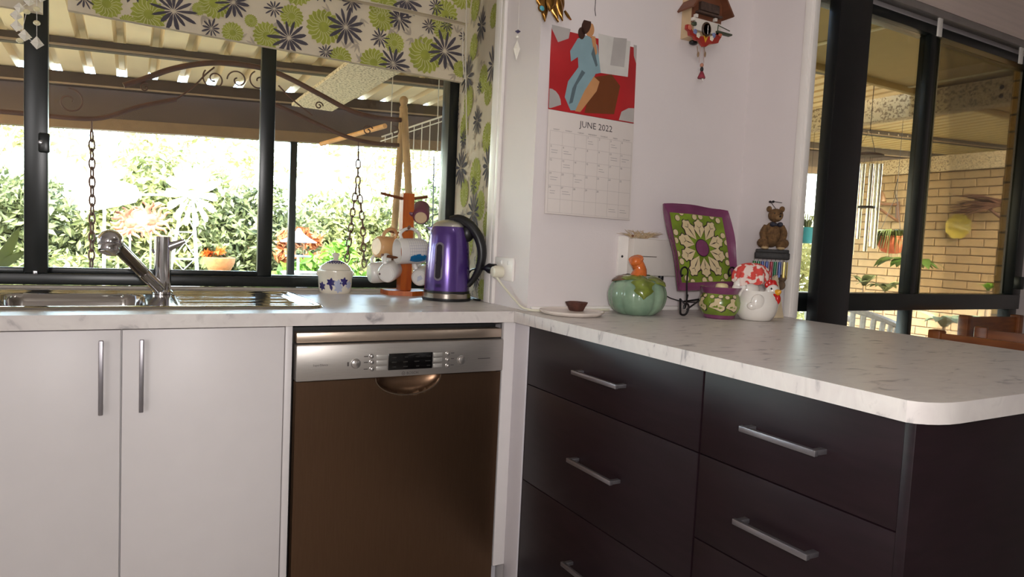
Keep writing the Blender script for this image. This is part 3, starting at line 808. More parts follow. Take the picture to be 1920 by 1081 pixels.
g.grid(lambda a, b: ((kr(.04+.014*b)+.0007)*math.cos(la+.26*(a-.5)), (kr(.04+.014*b)+.0007)*math.sin(la+.26*(a-.5)), .041+.010*b), 6, 1); ob('emblem', g, mat('emblem_purple', (34, 18, 70), .3), t, local=True, fixn=False)
KS = 1.13
for o in [t]+list(t.children):
    if o.type == 'MESH': o.data.transform(Matrix.Diagonal((KS, KS, 1.10, 1)))
# cord of the kettle from its base to the socket
pr = []
for u, v in ((874, 553), (880, 558), (890, 561), (900, 562), (908, 558), (909, 552), (902, 547), (890, 545), (878, 547)):
    p = at(u, v, Z=ZT+.0042); p.x = min(p.x, xside(p.y)-.014); p.z += .0001 if len(pr) < 5 else .004; pr.append(p)
pr += [pr[-1]+Vector((.0, .01, .03)), Vector((.045, .40, .975)), Vector((.040, .35, 1.0)), Vector((.036, .29, 1.010)), Vector((.034, .262, 1.012))]
t2 = thing('kettle_cord', 'black power cord and plug running from the kettle to the wall socket', 'cord', (.04, .3, ZT))
ob('wire', G().tube(smooth_path(pr, 7), .0034, 8), m_blk, t2)
q0, q1 = at(902, 505, X=.034), at(936, 506, X=.040)
q0.y, q1.y = .262, .206
g = G(); g.tube([Vector((.034, .262, 1.010)), Vector((.036, .245, 1.012)), Vector((.038, .234, 1.013)), Vector((.043, .224, 1.013)), Vector((.0545, .196, 1.013))], [.0055, .0060, .010, .0165, .0155], 14); ob('plug', g, m_blk, t2)
# socket plate, white plug and cord
t = thing('wall_socket', 'white double wall socket on the narrow wall beside the kettle', 'socket', (XS, .15, 1.0))
s0, s1 = at(925, 481, X=XS), at(966, 526, X=XS)
g = G(); g.box(XS-.009, XS-.0002, .092, .209, .980, 1.052, .003); ob('plate', g, m_trim, t)
for y in (.115, .165): ob('rocker', G().box(XS-.012, XS-.0085, y-.006, y+.006, 1.030, 1.042, .0015), mat('rocker_white', (245, 243, 240), .15), t)
t = thing('white_lead', 'white round plug with a white lead drooping down the wall to the counter', 'cord', (.05, .13, ZT))
g = G(); g.M = Matrix.Translation((XS-.0095, .158, 1.006)) @ Matrix.Rotation(-PI/2, 4, 'Y'); g.lathe([(.0185, 0), (.0195, .004), (.0195, .022), (.016, .032), (.008, .034), (0, .034)], 24); ob('plug', g, mat('ivory_plastic', (222, 216, 196), .3), t)
wl = [(.030, .155, .995), (.040, .140, .975), (.050, .10, .945), (.053, .06, .925), (.052, .02, .910), (.062, -.018, .9055), (.10, -.028, .9045), (.16, -.018, .904), (.24, -.010, .904), (.35, -.012, .904)]
ob('wire', G().tube(smooth_path(wl, 6), .0036, 8), MATS['ivory_plastic'], t)
# ------------------------------------------------------------------ things on the peninsula
V = Vector
# scalloped tray and the brown shell cup
TRC = V((.150, -.098, ZT))
t = thing('tray', 'flat white scalloped ceramic tray with a grey-brown centre on the peninsula corner', 'tray', TRC)
def scal(a, r, z): return r*(1+.018*math.cos(11*a)) if r > .07 else r
g = G(); g.lathe([(.070, 0), (.082, .002), (.092, .009), (.0935, .0125), (.091, .0135), (.084, .009), (.078, .008)], 66, fn=scal); ob('rim', g, mat('tray_white', (228, 216, 206), .3, var=.02), t, local=True)
g = G(); g.lathe([(.0785, .0078), (.05, .0074), (0, .0074)], 40); ob('centre', g, mat('tray_centre', (168, 156, 150), .35, var=.2, scale=25), t, local=True)
def shell(c, nm, lab, m):
    g = G()
    rr = lambda a, r, z: r*(1+.05*math.cos(4*a+1)+.04*math.cos(7*a))
    g.lathe([(.018, 0), (.021, .002), (.025, .012), (.0315, .023), (.0325, .026), (.029, .0265), (.024, .014), (.012, .008), (0, .007)], 28, fn=rr)
    o = ob(nm, g, m, label=lab, cat='cup'); o.location = c; return o
g = G()
o = shell(V((.187, -.070, ZT+.0078)), 'nutshell_cup', 'small rough brown nutshell cup standing on the white tray', mat('brown_shell', (84, 46, 34), .7, var=.35, scale=40, bump=.8, bscale=150))
o.data.transform(Matrix.Translation((0, 0, 0)))
# ceramic pumpkin
PC = V((.385, -.100, ZT))
m_pk = mat('celadon_glaze', (112, 140, 116), .16, var=.22, scale=14, c2=(142, 166, 140), coat=.6, detail=6)
t = thing('ceramic_pumpkin', 'pale green glazed ceramic pumpkin with an orange stem', 'ornament', PC)
def rib(a, r, z): return r*(1-.07*(1-abs(math.cos(5.0*a)))**2.2*(1 if r > .03 else .4))
prof = [(0, .001), (.045, 0), (.060, .004), (.078, .020), (.087, .042), (.089, .060), (.085, .080), (.074, .099), (.055, .112), (.034, .118), (.015, .117), (0, .116)]
g = G(); g.lathe([(p.x, p.y) for p in smooth_path([(a, b, 0) for a, b in prof], 3)], 80, fn=rib); ob('body', g, m_pk, t, local=True, sm=80)
cz = math.atan2(CAM[1]-PC.y, CAM[0]-PC.x)
cd_, cq = V((math.cos(cz), math.sin(cz), 0)), V((-math.sin(cz), math.cos(cz), 0))      # to camera, to the picture's right is -? 
right = V((RT[0], RT[1], 0)).normalized()
g = G(); g.tube(smooth_path([V((0, 0, .112)), right*.004+V((0, 0, .135)), right*-.006+V((0, 0, .155)), right*-.010+cd_*.006+V((0, 0, .168))], 4), [.026-.0065*min(1, i/5)+.003*(i > 9) for i in range(13)], 14)
g.sph(right*-.010+cd_*.006+V((0, 0, .160)), (.0195, .0195, .0165)); ob('stem', g, mat('orange_glaze', (204, 104, 44), .18, var=.25, scale=30, coat=.5), t, local=True)
m_lf = mat('olive_glaze', (112, 124, 48), .2, var=.3, scale=30, coat=.4); m_br = mat('brown_glaze', (112, 84, 62), .25, var=.3, scale=30)
def surf(a, dz):    # point on the pumpkin below the crown, a = azimuth, dz = distance down from the crown
    zz = .119-dz; r = 0
    for (r0, z0), (r1, z1) in zip(prof[5:], prof[6:]):
        if z1 <= zz <= z0 or z0 <= zz <= z1: r = r0+(r1-r0)*(zz-z0)/(z1-z0 or 1); break
    else: r = .02 if dz < .01 else .088
    return V((math.cos(a)*(r+.003), math.sin(a)*(r+.003), zz+.002))
def leafcap(a, L, wd, m, nm):
    g = G()
    def fn(i, j):
        s = j; k = (i-.5)*2; w = wd*(math.sin(PI*min(1, s*.92+.08))**.7)*(1+.25*math.cos(s*17))
        p = surf(a+k*w*(1.3-.5*s), .002+L*s**1.3); p += V((math.cos(a), math.sin(a), .4))*.004*(1-k*k); return p
    g.grid(fn, 8, 10); return ob(nm, g, m, t, local=True, fixn=False)
ar = math.atan2(right.y, right.x)
leafcap(cz+.22, .068, .36, m_lf, 'leaf'); leafcap(cz+1.25, .030, .6, m_lf, 'leaf'); leafcap(cz-1.2, .022, .7, m_br, 'leaf'); leafcap(cz-.5, .014, .7, m_lf, 'leaf'); leafcap(cz+2.4, .03, .6, m_lf, 'leaf'); leafcap(cz-2.3, .03, .6, m_br, 'leaf')
# decorative plate on its wrought-iron stand
TL, TR, BL, BR = at(1241, 381, Y=-.052), at(1363, 395, Y=-.082), at(1270, 546, Y=-.132), at(1386, 541, Y=-.162)
m_plum = mat('plum_glaze', (118, 58, 94), .22, var=.12, scale=20, coat=.4); m_grn = mat('green_glaze', (118, 140, 44), .22, var=.3, scale=14, coat=.4)
m_crm = mat('cream_glaze', (212, 192, 152), .25, var=.04); m_ln = mat('dark_outline', (48, 34, 34), .4)
pc = (TL+TR+BL+BR)/4
t = thing('square_plate', 'square plum-rimmed plate with cream petal figures on green, leaning upright', 'plate', V((pc.x, pc.y, BL.z)))
nrm = (TR-BL).cross(TL-BR).normalized()
if nrm.dot(V(CAM)-pc) < 0: nrm = -nrm
def pl(a, b, lift=0):
    p = BL*(1-a)*(1-b)+BR*a*(1-b)+TL*(1-a)*b+TR*a*b
    e = max(abs(a-.5), abs(b-.5))*2
    return p+nrm*(.012*max(0, (e-.80)/.20)**1.5+.006*(e**6)*math.sin(4*math.atan2(b-.5, a-.5)+.6)+lift)
g = G()
rm = []
def frame(g, e0, e1, lift, n=16):
    def ring(e):
        q = []
        for s in range(4):
            for i in range(n):
                k = -1+2*i/n
                x, y = ((k, -1), (1, k), (-k, 1), (-1, -k))[s]
                l = max(abs(x), abs(y)); rr = e
                if e > .95:
                    dd = math.hypot(x, y); rr = e*(1 if dd < 1.28 else 1-.12*(dd-1.28))
                q.append((.5+x*rr/2, .5+y*rr/2))
        return q
    A, B_ = ring(e0), ring(e1); N = len(A)
    g.add([pl(*p, lift) for p in A]+[pl(*p, lift) for p in B_], [(i, (i+1) % N, N+(i+1) % N, N+i) for i in range(N)])
for e0, e1 in ((.80, .85), (.85, .9), (.9, .95), (.95, 1.0)): frame(g, e0, e1, 0)
g.grid(lambda a, b: pl(a*.98+.01, b*.98+.01, -.006), 12, 12)
N = 64; frame(g, 1.0, 1.0, 0)
def edge(g):
    def pt(s, i, n=16):
        k = -1+2*i/n; x, y = ((k, -1), (1, k), (-k, 1), (-1, -k))[s]; dd = math.hypot(x, y); rr = (1 if dd < 1.28 else 1-.12*(dd-1.28)); return (.5+x*rr/2, .5+y*rr/2)
    q = [pt(s, i) for s in range(4) for i in range(16)]
    g.add([pl(*p, 0) for p in q]+[pl(*p, -.006) for p in q], [(i, (i+1) % 64, 64+(i+1) % 64, 64+i) for i in range(64)])
edge(g); rimo = ob('rim', g, m_plum, t, fixn=False)
g = G(); g.grid(lambda a, b: pl(.095+.81*a, .095+.81*b, .0006), 10, 10); ob('well', g, m_grn, t, fixn=False)
gc, go = G(), G()
def P2(x, y, l): return pl(min(max(.5+x*.5, .10), .90), min(max(.5+y*.5, .10), .90), l)
for i in range(10):
    a = 2*PI*i/10+.31; d = (math.cos(a), math.sin(a)); q = (-d[1], d[0])
    ext = .74/max(abs(d[0]), abs(d[1])); ext = min(ext, .98)
    def pt(s, k, grow=0): return (d[0]*s+q[0]*k*1.2, d[1]*s+q[1]*k*1.2)
    out_ = [(.24, 0), (.36, .075), (.47, .135), (.55, .098), (.62, .112), (.665, .04), (.70, .03), (.70, -.03), (.665, -.04), (.62, -.112), (.55, -.098), (.47, -.135), (.36, -.075)]
    sc = ext/.76
    go.poly([P2(*pt(.235+(s-.235)*sc*1.03, k*1.2), .0012) for s, k in out_]); gc.poly([P2(*pt(.25+(s-.25)*sc, k), .0020) for s, k in out_])
    for sgn in (-1, 1):
        c = pt((.765 if sgn > 0 else .79)*sc, sgn*.080)
        if max(abs(c[0]), abs(c[1])) < .86:
            go.poly([P2(c[0]+.082*math.cos(2*PI*j/14), c[1]+.082*math.sin(2*PI*j/14), .0012) for j in range(14)])
            gc.poly([P2(c[0]+.070*math.cos(2*PI*j/14), c[1]+.070*math.sin(2*PI*j/14), .0020) for j in range(14)])
    go.poly([P2(*pt(s, k), .0026) for s, k in ((.27, .0), (.42*sc, .011), (.50*sc, 0), (.42*sc, -.011))])
    for sgn in (-1, 1): go.poly([P2(*pt(s*sc, k*sgn), .0026) for s, k in ((.50, .0), (.55, .048), (.545, .055), (.49, .008))])
ob('petal_outlines', go, m_ln, t, sm=0, fixn=False, kind='stuff'); ob('petal_figures', gc, m_crm, t, sm=0, fixn=False, kind='stuff')
g = G(); g.poly([P2(.215*math.cos(2*PI*j/28), .215*math.sin(2*PI*j/28), .0024) for j in range(28)]); ob('flower_eye_outline', g, m_ln, t, sm=0, fixn=False)
g = G(); g.grid(lambda a, b: P2(.195*b*math.cos(2*PI*a), .195*b*math.sin(2*PI*a), .003+.004*(1-b*b)), 28, 6); ob('flower_eye', g, m_plum, t, fixn=False)
# stand
m_iron = mat('wrought_iron', (24, 20, 22), .45, .4)
t = thing('plate_stand', 'black wrought-iron scroll stand holding up the square plate', 'stand', V((pc.x, pc.y-.03, ZT)))
ex = (BR-BL); ex.z = 0; ex.normalize(); ey = nrm.copy(); ey.z = 0; ey.normalize(); ez = V((0, 0, 1))
for k, (u, v, ub, vb) in enumerate(((1283, 515, 1280, 590), (1372, 515, 1362, 588))):
    yb_ = -.172 if k == 0 else -.196
    base = at(ub, vb, Y=yb_); base.z = ZT+.0045
    top = at(u, v, Y=(-.148 if k == 0 else -.178))
    g = G()
    c0 = top+ez*.008
    sc_ = [c0+ex*(-.013*math.cos(a)*(1))+ez*(.016*math.sin(a)) for a in [-.9+(PI+1.3)*i/16 for i in range(17)]]
    hook = [c0+ex*-.004+ez*-.008, c0+ex*-.010+ez*-.012]+sc_+[top+ex*.012+ez*-.03, base+ex*.010+ez*.035, base+ex*-.004+ez*.048+ey*-.012]
    g.tube(smooth_path(hook, 3), .0026, 8); ob('front_scroll', g, m_iron, t)
    g = G(); f0 = base+ex*-.004+ez*.048+ey*-.012
    g.tube(smooth_path([f0, base+ex*-.010+ez*.022, base+ex*-.008+ez*.004, base+ex*.004, base+ex*.014+ez*.006, base+ex*.020+ez*.024, base+ex*.014+ez*.034, base+ex*.004+ez*.028, base+ex*.003+ez*.018], 4), .0032, 8); ob('foot_scroll', g, m_iron, t)
    g = G(); g.tube(smooth_path([base+ex*.006+ez*.02, base+ex*.018+ez*.038-ey*.01, base+ex*.03+ez*.06-ey*.022], 4), .0026, 8)
    ob('back_strut', g, m_iron, t)
cl, cr = at(1281, 565, Y=-.150), at(1361, 563, Y=-.178)
g = G(); g.tube([cl, (cl+cr)/2-ey*.02+ez*.004, cr], .0028, 8); g.tube([(cl+cr)/2-ey*.02+ez*.004, V((pc.x+.035, -.022, ZT+.0045))], .0028, 8); ob('cross_bar', g, m_iron, t)

# plum and green bowl with a wax melt
BC = V((.607, -.222, ZT))
t = thing('oil_burner_bowl', 'small round green pot with plum rim and foot in front of the plate', 'pot', BC)
bp = [(.044, 0), (.047, .003), (.048, .012), (.054, .020), (.0605, .036), (.0615, .050), (.0575, .066), (.053, .076)]
g = G(); g.lathe(bp[2:], 48, ); ob('body', g, m_grn, t, local=True)
g = G(); g.lathe([(.0, .0005), (.043, 0), (.0465, .003), (.0475, .010), (.0483, .0125)], 40); ob('foot', g, m_plum, t, local=True)
g = G(); g.lathe([(.0532, .0755), (.056, .083), (.0605, .092), (.0615, .095), (.058, .096), (.050, .090), (.02, .086), (0, .086)], 44); ob('rim', g, m_plum, t, local=True)
def br(z):
    for (r0, z0), (r1, z1) in zip(bp, bp[1:]):
        if z0 <= z <= z1: return r0+(r1-r0)*(z-z0)/(z1-z0 or 1)
    return .055
ba = math.atan2(CAM[1]-BC.y, CAM[0]-BC.x)
def onb(x, z, l): a = ba+x/.06; r = br(z)+l; return (r*math.cos(a), r*math.sin(a), z)
gc, go = G(), G()
blob = [(0, .030), (.012, .024), (.019, .030), (.019, .040), (.010, .044), (.007, .052), (.012, .060), (.004, .064), (-.004, .062), (-.004, .052), (-.012, .046), (-.016, .036)]
for x0, f in ((-.010, 1.3), (.036, 1.1), (-.062, 1.1)):
    go.poly([onb(x0+(x*1.16)*f, min(.072, .045+(z-.045)*1.14), .0008) for x, z in blob]); gc.poly([onb(x0+x*f, z, .0014) for x, z in blob])
    for dx, dz in ((-.014, .067), (.012, .069)):
        go.poly([onb(x0+dx+.0085*math.cos(2*PI*j/12), dz+.0062*math.sin(2*PI*j/12), .0008) for j in range(12)]); gc.poly([onb(x0+dx+.007*math.cos(2*PI*j/12), dz+.005*math.sin(2*PI*j/12), .0014) for j in range(12)])
ob('figure_outlines', go, m_ln, t, local=True, sm=0, fixn=False); ob('figures', gc, m_crm, t, local=True, sm=0, fixn=False)
g = G(); g.lathe([(.0, 0), (.017, 0), (.019, .006), (.018, .014), (.014, .018), (.006, .0195), (0, .019)], 24, (0, 0, 0)); o = ob('wax_melt', g, mat('cream_wax', (226, 210, 160), .4, var=.03), label='cream wax melt lying in the dish of the plum pot', cat='candle'); o.location = BC+V((.004, .0, .0868))

# ceramic hen with a red and white cloth
HC = V((.697, -.282, ZT)); hw = mat('hen_white', (236, 230, 222), .12, var=.015, coat=.7); hred = mat('hen_red', (196, 30, 26), .2, coat=.4)
t = thing('ceramic_hen', 'glossy white ceramic hen with red comb and wattle, hollow back', 'ornament', HC)
rx = right; fy = V((-rx.y, rx.x, 0))                 # rx: picture right, fy: away from the camera
def H(x, y, z): return rx*x+fy*y+V((0, 0, z))
rot = Matrix((( rx.x, fy.x, 0), (rx.y, fy.y, 0), (0, 0, 1)))
g = G(); g.M = Matrix.Rotation(math.atan2(rx.y, rx.x), 4, 'Z')
def henr(a, r, z):
    k = math.cos(a); return r*(1+.10*max(0, k)*sst(.02, .06, z)*(1-sst(.085, .1, z)))
g.lathe([(.0, .001), (.036, 0), (.046, .003), (.056, .018), (.060, .036), (.059, .056), (.054, .074), (.048, .090), (.043, .088), (.038, .07), (0, .065)], 44, fn=henr); ob('body', g, hw, t, local=True, sm=80)
g = G()
neck = smooth_path([H(.026, -.006, .045), H(.032, -.010, .066), H(.038, -.013, .082), H(.040, -.014, .090)], 4)
g.tube(neck, [.037-.016*min(1, i/9) for i in range(len(neck))], 18); g.sph(H(.040, -.014, .092), (.0205, .0205, .021)); ob('head', g, hw, t, local=True, sm=80)
g = G()
for i in range(7):
    a = PI*.42+i*.105*PI
    g.sph(H(-.026+.034*math.cos(a), .004, .086+.036*math.sin(a)), (.017, .015, .017), 12, 8)
for i in range(7): g.sph(H(-.050-.005*math.sin(i*.9), .002, .026+.012*i), (.013, .018, .012), 12, 8)
g.sph(H(-.022, .006, .088), (.032, .020, .030), 16, 12, rot); ob('tail', g, hw, t, local=True, sm=80)
g = G(); g.sph(H(-.014, -.051, .058), (.021, .012, .024), 18, 12, rot); g.sph(H(-.024, -.049, .046), (.021, .010, .013), 16, 10, rot); ob('wing', g, hw, t, local=True, sm=80)
g = G()
for x, z, r in ((.024, .109, .0095), (.032, .114, .0120), (.042, .113, .0115), (.049, .105, .008)): g.sph(H(x, -.016, z), (r*.9, r*.6, r), 12, 8, rot)
ob('comb', g, hred, t, local=True, sm=80)
g = G(); g.sph(H(.050, -.034, .068), (.0095, .007, .016), 14, 10, rot); g.sph(H(.040, -.037, .066), (.008, .006, .015), 14, 10, rot); g.sph(H(.034, -.038, .078), (.013, .005, .007), 14, 10, rot); ob('wattle', g, hred, t, local=True, sm=80)
g = G(); g.M = Matrix.Translation(H(.048, -.033, .088)) @ rot.to_4x4() @ Matrix.Rotation(R(65), 4, 'X') @ Matrix.Rotation(R(28), 4, 'Y'); g.lathe([(.010, 0), (.009, .005), (.004, .013), (0, .016)], 14); ob('beak', g, mat('hen_yellow', (226, 160, 30), .2, coat=.4), t, local=True)
g = G(); g.sph(H(.030, -.0335, .099), (.0030, .0015, .0030), 10, 6, rot); ob('eye', g, mat('hen_eye', (20, 20, 22), .2), t, local=True)
# the cloth stuffed in the hen's back
def cloth_fn(a, b):
    an = 2*PI*a; r = .048*math.sin(b*PI*.55)*(1+.08*math.cos(6*an+1)+.05*math.cos(11*an))
    return tuple(H(-.016+r*math.cos(an)*1.12, .012+r*math.sin(an)*.62, .172-.060*(b**1.9)+.004*math.cos(7*an)*b+.006*math.cos(an*2+1)*b))
g = G(); g.grid(cloth_fn, 60, 16); g.v = [(p[0]+HC.x, p[1]+HC.y, p[2]+HC.z) for p in g.v]
m = mat('red_check_cloth', (214, 74, 66), .85, scale=58, c2=(236, 214, 204), detail=1, lo=.50, hi=.55)
ob('tea_cloth', g, m, label='bunched red and white cloth stuffed in the hen', cat='cloth', sm=80, fixn=False)
# card leaning behind the hen
a0, a1 = at(1456, 517, Y=-.235), at(1470, 588, Y=-.225)
g = G(); pts = [at(1453, 520, Y=-.235), at(1458, 515, Y=-.235), at(1470, 586, Y=-.255), at(1462, 590, Y=-.255), at(1440, 592, Y=-.255)]
for p in pts[2:]: p.z = ZT+.001
g.add([tuple(p) for p in pts]+[tuple(p+V((.002, .012, 0))) for p in pts], [(0, 1, 2, 3, 4), (9, 8, 7, 6, 5)]+[(i, (i+1) % 5, 5+(i+1) % 5, 5+i) for i in range(5)])
cdo = ob('wooden_scraper', g, mat('pale_wood', (206, 188, 158), .5, var=.1), label='pale triangular wooden board leaning behind the white hen', cat='board', sm=0)
g = G(); g.tube([pts[1]+V((.001, .006, 0)), pts[2]+V((.001, .006, .003))], .0035, 8); ob('dark_edge', g, mat('dark_edge', (84, 64, 52), .5), cdo)

# white box on the wall with a dried flower sprig, its lead
t = thing('wall_box', 'white flat electrical box with a slot fixed low on the picture wall', 'box', (.5, YW, 1.02))
ob('back_plate', G().box(.382, .66, YW-.010, YW-.0005, 1.010, 1.136, .002), m_trim, t)
ob('cover', G().box(.417, .66, YW-.040, YW-.0105, 1.014, 1.131, .004), mat('box_white', (216, 208, 200), .4, var=.01), t)
g = G(); g.box(.452, .512, YW-.0412, YW-.0398, 1.0735, 1.0765); ob('slot', g, mat('slot_grey', (130, 122, 116), .5), t)
g = G(); g.M = Matrix.Translation((.397, YW-.010, 1.072)) @ Matrix.Rotation(PI/2, 4, 'X'); g.lathe([(.004, 0), (.004, .001), (0, .0015)], 12); ob('screw', g, mat('screw_steel', (90, 88, 90), .3, .9), t)
t = thing('dried_sprig', 'small cream dried flower sprig lying on top of the white wall box', 'dried flower', (.46, YW-.025, 1.1312))
g = G(); rnd = random.Random(4)
for i in range(90):
    a = rnd.random()*2*PI; l = .03+.045*rnd.random(); c = V((.41+.07*rnd.random(), YW-.025+.012*rnd.random()-.006, 1.132))
    e = c+V((math.cos(a)*l, -.3*abs(math.sin(a))*l*.5, .004+.022*rnd.random())); g.tube([c, (c+e)/2+V((0, 0, .004)), e], [.0007, .0012, .0004], 4)
ob('petals', g, mat('dried_cream', (196, 172, 138), .8, var=.25, scale=90), t, sm=0, kind='stuff')
g = G()
for i in range(5): g.sph((.42+.018*i*rnd.random(), YW-.027, 1.138), .0035, 8, 6)
ob('seed_heads', g, mat('dried_brown', (120, 72, 50), .8), t)
t = thing('black_lead', 'thin black lead plugged into the underside of the white wall box', 'cord', (.54, -.02, 1.0))
g = G(); g.tube([(.548, YW-.026, 1.0138), (.548, YW-.026, 1.003), (.550, YW-.026, .990), (.551, YW-.026, .984)], [.009, .009, .006, .004], 10); ob('plug', g, m_blk, t)
g = G(); g.tube(smooth_path([(.551, YW-.026, .986), (.556, YW-.03, .962), (.585, YW-.03, .944), (.64, YW-.03, .932), (.70, YW-.03, .928), (.78, YW-.03, .935)], 5), .0018, 6); ob('wire', g, m_blk, t)

# wall calendar
CX0, CX1 = .098, .412
t = thing('wall_calendar', 'June 2022 wall calendar with a red picture page above the date grid', 'calendar', (.255, YW-.012, 1.19))
CM = Matrix.Translation((.255, YW-.006, 1.49)) @ Matrix.Rotation(R(.5), 4, 'Y') @ Matrix.Rotation(R(-2.2), 4, 'X')
W2 = .158
g = G(); g.M = CM; g.box(-W2, W2, -.004, -.001, -.303, -.001, .0006); pg = ob('date_page', g, mat('calendar_paper', (222, 212, 206), .5, var=.01), t)
g = G(); g.M = CM; g.box(-W2, W2, -.003, 0, .0, .297, .0006); pic = ob('picture_page', g, mat('poster_red', (176, 38, 42), .3, var=.12, scale=7), t)
def flat(nm, m, polys, y, par):
    for p in polys:
        q = clip(p, -.995, .995, .01, .995)
        g = G(); g.M = CM
        if len(q) > 2: g.poly([(x*W2, y, z*.297) for x, z in q]); ob(nm, g, m, par, sm=0, fixn=False)
def ell(cx, cz, a, b, n=18, t0=0): return [(cx+a*math.cos(2*PI*i/n)*math.cos(t0)-b*math.sin(2*PI*i/n)*math.sin(t0), cz+(a*math.cos(2*PI*i/n)*math.sin(t0)+b*math.sin(2*PI*i/n)*math.cos(t0))) for i in range(n)]
mg_, mb_, msk, mdk, mwh, mbr = [mat(*a) for a in (('ink_grey', (178, 172, 168), .3), ('ink_blue', (136, 164, 172), .3), ('ink_tan', (196, 142, 96), .3), ('ink_dark', (66, 42, 34), .3), ('ink_white', (206, 202, 196), .3), ('ink_brown', (112, 62, 34), .3))]
flat('grey_patches', mg_, [[(-1, 1), (.35, 1), (-.1, .86), (-.55, .9), (-.62, .72), (-.85, .66), (-1, .78)], ell(-.98, .06, .25, .14)[:10]+[(-1, 0)], [(.62, 0), (1, 0), (1, .16), (.85, .15), (.68, .10)], [(.72, 1), (1, 1), (1, .62), (.93, .7), (.9, .9)]], -.0033, pic)
flat('canvas_print', mwh, [[(.05, .88), (.84, .93), (.80, .47), (.10, .45)]], -.0036, pic)
flat('canvas_sketch', mg_, [[(.42, .84), (.74, .86), (.70, .56), (.36, .55)]], -.0038, pic)
flat('seat_print', mbr, [[(.02, .40), (.40, .46), (.62, .36), (.50, .06), (-.2, .02), (-.12, .2)]], -.0039, pic)
flat('robe_print', mb_, [[(-.42, .74), (-.18, .80), (.04, .72), (.10, .56), (.14, .45), (.02, .43), (-.10, .30), (-.28, .04), (-.52, .02), (-.66, .14), (-.60, .30), (-.38, .46), (-.40, .56), (-.55, .50), (-.58, .60)]], -.0042, pic)
flat('skin_print', msk, [ell(-.16, .86, .11, .075), [(-.12, .80), (-.02, .80), (.04, .64), (-.02, .60)], [(-.02, .40), (.12, .36), (.06, .26), (-.30, .02), (-.42, .02), (-.22, .24)]], -.0045, pic)
flat('hair_print', mdk, [ell(-.24, .885, .12, .075, 16, .5), ell(-.34, .80, .08, .06)], -.0047, pic)
flat('robe_folds', mat('ink_slate', (92, 108, 114), .3), [[(-.05, .70), (.06, .52), (.02, .50), (-.10, .62)], [(-.30, .44), (-.50, .24), (-.56, .08), (-.48, .10), (-.40, .28), (-.22, .42)]], -.0047, pic)
m_ink = mat('calendar_ink', (112, 104, 104), .5); m_ink2 = mat('calendar_line', (186, 176, 172), .5)
g = G(); g.M = CM; put_text(g, 'JUNE 2022', .027, (.014, -.0043, -.030), (1, 0, 0), (0, 0, 1)); ob('month_lettering', g, mat('month_ink', (72, 64, 66), .5), pg, sm=0)
g = G(); g.M = CM
gx = [-.150+.0432*i for i in range(8)]; gz = [-.061-.0395*i for i in range(7)]
for x in gx: g.box(x-.0004, x+.0004, -.0042, -.0041, gz[-1], gz[0])
for z in gz: g.box(gx[0], gx[-1], -.0042, -.0041, z-.0004, z+.0004)
ob('grid_lines', g, m_ink2, pg, sm=0)
g = G(); g.M = CM
for i, d in enumerate(('SUNDAY', 'MONDAY', 'TUESDAY', 'WEDNESDAY', 'THURSDAY', 'FRIDAY', 'SATURDAY')): put_text(g, d, .0054, (gx[i]+.0216, -.0043, -.056), (1, 0, 0), (0, 0, 1))
for d in range(1, 31):
    k = d+2; put_text(g, str(d), .0085, (gx[k % 7]+.005, -.0043, gz[k//7]-.0055), (1, 0, 0), (0, 0, 1))
ob('date_lettering', g, m_ink, pg, sm=0)
g = G(); g.M = CM; rnd = random.Random(9)
for (c, r_) in ((0, 1), (1, 1), (5, 0), (6, 1), (1, 2), (4, 2), (0, 3), (2, 3), (0, 4), (1, 4), (5, 5), (6, 5), (3, 0), (5, 1)):
    for k in range(2):
        x = gx[c]+.006; z = gz[r_]-.016-.007*k
        g.box(x, x+.015+.015*rnd.random(), -.0043, -.0042, z-.0006, z+.0006)
ob('handwriting', g, mat('pencil_grey', (156, 148, 150), .5), pg, sm=0)
p = at(1117, 30, Y=YW-.006); q = at(1117, -6, Y=YW-.008)
ob('hanging_wire', G().tube([p, p.lerp(q, .3)+V((-.003, 0, 0)), q, q+V((.01, 0, .06))], .0010, 6), m_iron, t)

# cuckoo clock
m_wood = mat('clock_wood', (112, 66, 44), .5, var=.2, scale=9, stretch=(1, 1, 6)); m_wd2 = mat('clock_side_wood', (206, 178, 140), .5, var=.06)
YC = -.048
def cp(u, v, y=0): p = at(u, v, Y=YC+y); return p
t = thing('cuckoo_clock', 'small wooden chalet cuckoo clock with a red flowered front and a swinging figure', 'clock', (.61, -.04, 1.73))
x0, x1 = cp(1299, 60).x, cp(1351, 60).x; zt_ = 1.95; zb_ = cp(1300, 66).z
ob('case', G().box(x0, x1, YC+.012, YW-.001, zb_, zt_-.02), m_wd2, t)
ob('front_board', G().box(x0+.001, x1+.004, YC+.004, YC+.012, cp(1300, 40).z, zt_-.02), m_wood, t)
ap = V(((x0+x1)/2+.004, 0, 1.985))
for s, xe, ze in ((1, cp(1368, 32).x, cp(1364, 33).z), (-1, cp(1291, 13).x, cp(1291, 13).z)):
    d = V((xe-ap.x, 0, ze-ap.z)); L = d.length; d.normalize(); n = V((d.z, 0, -d.x))*s
    g = G(); g.prism([(0, 0), (L, 0), (L, -.006), (0, -.006)], YC-.022, YW-.004, ap, d, -n if s > 0 else -n, (0, 1, 0)); g.v = [(a[0], a[1], a[2]) for a in g.v]
    ob('roof_board', g, m_wood, t)
zz = cp(1320, 30).z
g = G(); g.box(x0+.008, x1-.006, YC-.012, YC+.004, cp(1320, 28).z, cp(1320, 24).z, .001); g.box(x0+.020, x1-.018, YC-.010, YC+.004, cp(1320, 22).z, cp(1320, 5).z, .003); ob('balcony', g, mat('clock_dark_wood', (72, 54, 46), .5, var=.3, scale=60), t)
